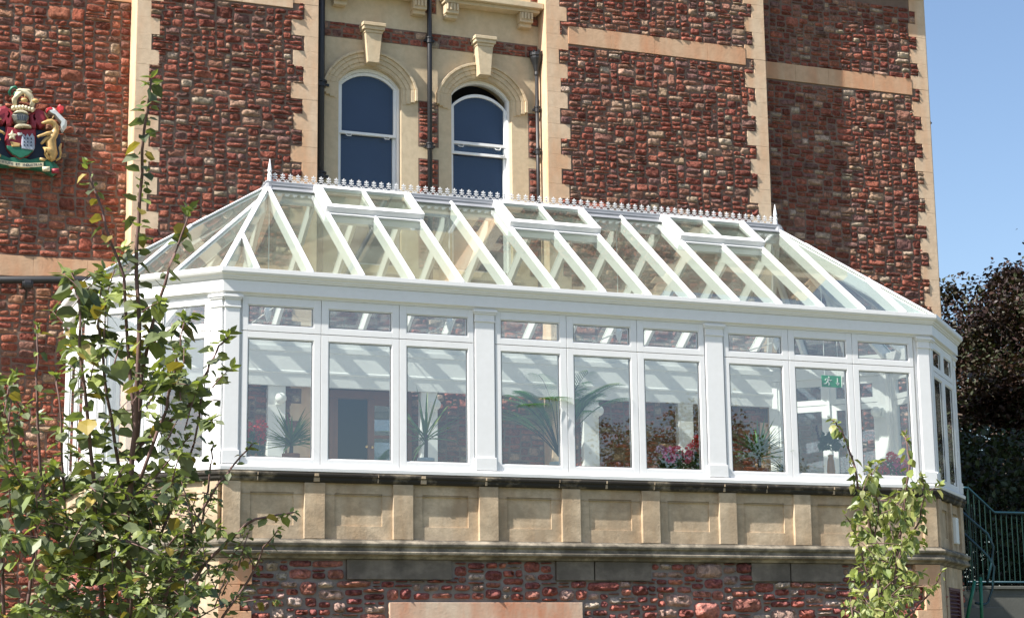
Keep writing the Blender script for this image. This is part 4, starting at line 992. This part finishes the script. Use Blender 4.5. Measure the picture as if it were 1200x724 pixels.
p.box(9.905, 9.912, 1.15, 1.16, 1.48, 1.65)
p.build('pictogram', M['sign_white'], ex)

# ------------------------------------------------------------------ right-hand steps, wall and railings
rw = MB(); rw.box(14.85, 40, 5.02, 5.45, GZ - .2, TZ); rw.box(14.85, 40, 4.97, 5.5, TZ, TZ + .06)
for k in range(5): rw.box(14.84, 40, 5.008, 5.03, GZ + .1 + k * .55, GZ + .64 + k * .55)
tag(rw.build('retaining_wall', M['concrete'], bevel=.01), 'pale concrete retaining wall below the green railings at lower right', 'wall')
fz = TZ + .06
fe = empty('green_fence', (15, 5.2, fz), 'dark green vertical bar railing on the retaining wall in front of the copper beech', 'railing')
b_ = MB()
x = 14.2
def topz(x): return (-.02 if x > 15.55 else -.02 + (15.55 - x) * .80 if x > 15.0 else .42)
while x < 24:
    if x > 14.9: b_.tube([(x, 5.2, fz + .06), (x, 5.2, topz(x))], .011, 6)
    x += .115
b_.build('bars', M['rail'], fe)
b_ = MB(); b_.tube([(14.9, 5.2, .42), (15.0, 5.2, .42), (15.55, 5.2, -.02), (24, 5.2, -.02)], .024, 8); b_.tube([(14.9, 5.2, fz + .08), (24, 5.2, fz + .08)], .018, 8); b_.build('top_rail', M['rail_blue'], fe, smooth=True)
for xx in (15.0, 16.6, 18.4, 20.2, 22): b_ = MB(); b_.tube([(xx, 5.2, fz), (xx, 5.2, topz(xx) + .0)], .022, 8); b_.build('post', M['rail'], fe)
b_ = MB()
fe2 = empty('stair_railing', (14.2, 3, GZ), 'dark green stair railing dropping beside the right end of the podium', 'railing')
for xx in np.arange(13.35, 14.5, .11): 
    Yv = 3.6; zt = -.28 + (xx - 13.4) * .0; b_.tube([(xx, Yv + (xx - 13.35) * .6, -1.5), (xx, Yv + (xx - 13.35) * .6, .02)], .011, 6)
b_.build('bars', M['rail'], fe2)
Yh = 2.6
hr = MB(); hr.tube([atY(1128, 600, Yh), atY(1138, 609, Yh), atY(1157, 625, Yh), atY(1164, 640, Yh), atY(1162, 660, Yh), atY(1157, 682, Yh)], .022, 8)
hr.tube([atY(1130, 625, Yh), atY(1146, 640, Yh), atY(1158, 652, Yh), atY(1165, 664, Yh), atY(1163, 690, Yh), atY(1158, 705, Yh), atY(1154, 708, Yh), atY(1143, 706, Yh)], .022, 8); hr.build('handrail', M['rail_blue'], fe2, smooth=True)
hr = MB(); hr.tube([atY(1149, 676, 2.4), atY(1151, 740, 2.4)], .03, 8); hr.build('post', M['rail_bright'], fe2, smooth=True); hr = MB(); hr.tube([atY(1142, 680, 2.0), atY(1138, 700, 2.0), atY(1133, 726, 2.0)], .03, 8); hr.build('post', M['rail_bright'], fe2, smooth=True)
stp = MB()
for k in range(9): stp.box(13.0 + .0, 14.8, 1.4 + k * .38, 5.0, GZ + .02 + k * .32 if k else GZ, GZ + .34 + k * .32)
tag(stp.build('steps', M['concrete'], bevel=.01), kind='structure')

# ------------------------------------------------------------------ trees
def sapling(name, loc, label, stems, clouds, pal, seed, lsize, dist, droop=0., num=(1, 2, 2, 3), wr=(.55, .8)):
    r = random.Random(seed); root = empty(name, loc, label, 'tree'); tr_ = MB(); f = MB(); cols = []
    def leafrun(pts, step, size, t0=0., top=True, spread=1.):
        acc = 0; tot = sum((pts[i + 1] - pts[i]).length for i in range(len(pts) - 1)); run = 0; ph = r.uniform(0, 6)
        for i in range(len(pts) - 1):
            a, b2 = pts[i], pts[i + 1]; L = (b2 - a).length; n = max(1, int(L / (step * .5))); dd_ = (b2 - a).normalized()
            for k in range(n):
                q_ = a + (b2 - a) * (k / n); run += L / n; acc += L / n
                if run / tot < t0: continue
                if acc > step * r.uniform(.6, 1.4):
                    acc = 0; ph += 2.4
                    for j in range(r.choice(num)):
                        ang = ph + j * 2.1 + r.uniform(-.5, .5); o_ = Vector((math.cos(ang), math.sin(ang), r.uniform(-.75, .35) - droop))
                        add_leaf(f, cols, q_ + o_ * .012, o_ + dd_ * .25, size * r.choice((.45, .6, .8, 1, 1.15)) , r.choice(pal), r, r.uniform(*wr), .3)
        if top:
            for k in range(7): add_leaf(f, cols, pts[-1] - dd_ * .02 * (k % 3), dd_ * .5 + Vector((r.gauss(0, .8), r.gauss(0, .8), r.gauss(0, .4))), size * .75, r.choice(pal[:2]), r, .5, .3)
    for st_ in stems:
        dz = st_.get('dd', 0); P = [atd(x_, y_, dist + dz + .05 * math.sin(i * 1.7)) for i, (x_, y_) in enumerate(st_['p'])]
        # smooth
        Q = [P[0]]
        for i in range(len(P) - 1):
            for t in (.33, .67, 1): Q.append(P[i].lerp(P[i + 1], t) + Vector((r.gauss(0, .004), r.gauss(0, .004), 0)))
        r0 = st_.get('r', .012); tr_.tube(Q, [r0 * (1 - .75 * i / len(Q)) + .0012 for i in range(len(Q))], 7)
        leafrun(Q, st_.get('step', .035), lsize * st_.get('s', 1), st_.get('t0', 0))
    for (x0, y0, x1, y1, n, s_) in clouds:
        for k in range(n):
            px, py = r.uniform(x0, x1), r.uniform(y0, y1); P = atd(px, py, dist + r.uniform(-.55, .75)); L = r.uniform(.13, .30)
            d = Vector((r.gauss(0, .5), r.gauss(0, .5), r.uniform(-.1, 1.2))).normalized(); Q = [P + d * (L * t / 4) + Vector((0, 0, -.02 * t * t / 8)) for t in range(5)]
            tr_.tube(Q, [.004, .0035, .003, .002, .0015], 5); leafrun(Q, .032, lsize * s_, 0)
    # trunk down to the ground
    base = Vector(loc); P = [base, base + Vector((.02, 0, .7)), base + Vector((-.02, .03, 1.4)), stems[0]['_b'] if '_b' in stems[0] else atd(*stems[0]['p'][0], dist)]
    tr_.tube(P, [.05, .042, .036, .022], 9)
    for st_ in stems[1:]:
        if st_.get('root'): q_ = atd(*st_['p'][0], dist + st_.get('dd', 0)); tr_.tube([base + Vector((0, 0, .9)), base.lerp(q_, .5) + Vector((0, 0, .35)), q_], [.028, .02, .012], 7)
    tr_.build('trunk', M['twig'], root, smooth=True); f.col = cols; f.build('crown', M['leaf'], root, recalc=False); return root
PALG = [(1.62 * c_[0], 1.42 * c_[1], 1.75 * c_[2]) for c_ in [(.15, .20, .05), (.11, .155, .05), (.07, .10, .035), (.085, .115, .04), (.06, .085, .035), (.05, .075, .03), (.075, .10, .045), (.09, .12, .05), (.10, .13, .065), (.17, .15, .03)]]
PALG2 = [tuple(v_ * 1.12 for v_ in c_) for c_ in [(.19, .23, .065), (.25, .27, .09), (.19, .22, .07), (.12, .16, .045), (.28, .28, .11), (.21, .23, .085), (.09, .12, .04)]]
b0 = atd(150, 760, 9); 
stemsL = [
    dict(p=[(152, 724), (150, 600), (158, 500), (163, 400), (159, 320), (163, 230), (170, 150), (177, 92)], r=.015, t0=.45, step=.022, s=.85),
    dict(p=[(158, 500), (150, 420), (146, 325), (124, 265), (108, 215), (101, 190)], r=.009, step=.035, t0=.25, s=.7),
    dict(p=[(160, 520), (166, 440), (183, 363), (196, 318), (209, 288), (222, 245)], r=.010, step=.032, s=.95, t0=.35),
    dict(p=[(155, 530), (190, 500), (222, 475), (243, 435), (252, 412), (268, 392)], r=.010, step=.034, s=.95, dd=.12),
    dict(p=[(165, 560), (195, 480), (206, 430), (213, 395), (217, 372)], r=.008, step=.036, s=.9, dd=-.1),
    dict(p=[(120, 724), (112, 600), (104, 500), (95, 430), (92, 350), (86, 320)], r=.011, step=.03, s=1.1, root=1),
    dict(p=[(150, 620), (135, 520), (122, 440), (115, 380), (120, 330)], r=.009, step=.03, s=1.15, dd=.1),
    dict(p=[(60, 724), (55, 620), (45, 520), (42, 440), (45, 382)], r=.009, step=.06, t0=.3, s=.6, root=1),
    dict(p=[(75, 724), (78, 620), (72, 540), (70, 470), (66, 440)], r=.008, step=.05, s=.8, dd=.2),
    dict(p=[(30, 724), (40, 640), (22, 560), (10, 500), (18, 440)], r=.008, step=.04, s=.8, root=1),
    dict(p=[(5, 724), (0, 640), (-5, 560), (0, 500)], r=.008, step=.04, s=.9),
    dict(p=[(185, 724), (210, 650), (235, 600), (258, 565), (278, 540), (296, 520)], r=.008, step=.035, s=.5, root=1),
    dict(p=[(200, 724), (240, 660), (270, 630), (300, 608), (325, 603), (345, 600)], r=.009, step=.028, s=.6, dd=-.15),
    dict(p=[(195, 724), (225, 640), (240, 590), (248, 545), (250, 520)], r=.007, step=.035, s=.45, dd=.1),
    dict(p=[(180, 650), (215, 560), (232, 500), (238, 455)], r=.007, step=.035, s=.7, dd=.15),
    dict(p=[(260, 724), (290, 680), (310, 640), (325, 620)], r=.006, step=.035, s=.55),
    dict(p=[(90, 640), (140, 600), (180, 560), (225, 510)], r=.006, step=.045, s=.7),
]
cloudsL = [(0, 560, 110, 724, 60, .95), (110, 560, 205, 640, 44, .85), (110, 630, 235, 735, 80, .75), (95, 400, 225, 545, 15, 1.0), (85, 330, 125, 420, 8, 1.0), (140, 330, 190, 420, 3, 1.0), (225, 660, 300, 724, 16, .5), (225, 560, 262, 640, 9, .45), (195, 440, 258, 500, 7, .95), (0, 480, 50, 560, 8, .8), (0, 710, 240, 790, 50, .9)]
sapling('sapling', (-3.62, -14.1, GZ), 'young leafy green tree with tall bare shoots in the left foreground', stemsL, cloudsL, PALG, 21, .092, 9.0, .3, (1, 2, 2), (.68, .95))
stemsR = [
    dict(p=[(1036, 724), (1028, 660), (1016, 600), (1004, 560), (996, 525), (985, 502), (974, 492)], r=.010, step=.034, s=.8),
    dict(p=[(1046, 724), (1052, 640), (1062, 580), (1066, 540), (1060, 510)], r=.010, step=.034, s=.85, root=1),
    dict(p=[(1030, 724), (1010, 650), (1000, 620), (990, 602)], r=.006, step=.04, s=.6),
    dict(p=[(1060, 724), (1085, 700), (1098, 680), (1104, 668)], r=.006, step=.05, s=.6),
    dict(p=[(1022, 650), (1030, 590), (1022, 560), (1020, 545)], r=.006, step=.034, s=.8),
    dict(p=[(1050, 660), (1078, 610), (1083, 580), (1080, 560)], r=.006, step=.034, s=.8),
    dict(p=[(1000, 724), (996, 700), (1002, 675)], r=.005, step=.04, s=.6)]
cloudsR = [(1006, 565, 1028, 640, 9, .9), (1048, 565, 1070, 640, 9, .9), (1022, 630, 1062, 724, 26, .9), (1015, 690, 1080, 735, 12, .75), (1010, 700, 1090, 800, 20, .9)]
sapling('sapling', (.75, -13.2, GZ), 'slender young tree with drooping yellow-green leaves in the right foreground', stemsR, cloudsR, PALG2, 31, .078, 11.5, 1.1, (2, 2, 3))

def big_tree(name, loc, label, rx, rz, hz, pal, seed, nclump, nleaf, ls, trunk_r, mat):
    r = random.Random(seed); root = empty(name, loc, label, 'tree'); f = MB(); cols = []; t = MB(); B = Vector(loc)
    top = B + Vector((0, 0, hz)); t.tube([B, B + Vector((.1, 0, hz * .3)), B + Vector((-.1, .1, hz * .6)), top], [trunk_r, trunk_r * .8, trunk_r * .5, trunk_r * .2], 10)
    for k in range(nclump):
        a = r.uniform(0, 6.283); u_ = r.uniform(-1, 1); rr = r.uniform(.45, 1) ** .6; sq = math.sqrt(1 - u_ * u_)
        lump = 1 + .16 * math.sin(3 * a + 2 * u_) + .12 * math.sin(7 * a + 5 * u_)
        c_ = B + Vector((rx * rr * sq * math.cos(a) * lump, rx * rr * sq * math.sin(a) * lump, hz + rz * u_ * rr * lump))
        if r.random() < .45:
            m_ = B + Vector((0, 0, r.uniform(hz * .35, hz * 1.05))); t.tube([m_, m_.lerp(c_, .5) + Vector((0, 0, .35)), c_], [trunk_r * .22, trunk_r * .12, .02], 6)
        cr_ = r.uniform(.5, 1.0); base = r.choice(pal); dens = r.uniform(.6, 1.2)
        for j in range(int(nleaf * dens)):
            o_ = Vector((max(-1.1, min(1.1, r.gauss(0, .5))), max(-1.1, min(1.1, r.gauss(0, .5))), max(-.8, min(.8, r.gauss(0, .34))))) * cr_
            col = base if r.random() < .65 else r.choice(pal)
            add_leaf(f, cols, c_ + o_, Vector((r.gauss(0, 1), r.gauss(0, 1), r.gauss(0, .7))), ls * r.uniform(.7, 1.3), col, r, .7)
    t.build('trunk', M['bark'], root, smooth=True); f.col = cols; f.build('crown', mat, root, recalc=False); return root
PALB = [(.032, .017, .015), (.042, .022, .017), (.05, .027, .018), (.036, .032, .017), (.042, .050, .022), (.028, .018, .014)]
big_tree('copper_beech', (26.3, 15.0, TZ), 'large dark copper beech tree behind the railings at the right', 5.6, 4.7, 4.35, PALB, 4, 620, 380, .13, .30, M['beech'])
hd = MB(); cols = []; r = random.Random(12)
for k in range(22000):
    add_leaf(hd, cols, Vector((r.uniform(16.5, 26), r.uniform(7.5, 11.5), TZ + 3.4 * r.random())), Vector((r.gauss(0, 1), r.gauss(0, 1), r.gauss(0, 1))), .14 * r.uniform(.6, 1.3), r.choice([(.03, .05, .02), (.04, .06, .025), (.03, .03, .02)]), r, .7)
hd.col = cols; tag(hd.build('hedge', M['beech'], recalc=False), 'dark shrubbery behind the green railings', 'hedge')
big_tree('broadleaf_tree', (23.5, -33, GZ), 'olive green tree seen reflected in the right windows', 4.0, 3.9, 6.2, [(.06, .085, .025), (.08, .10, .03), (.05, .07, .02)], 9, 240, 190, .12, .3, M['leaf'])
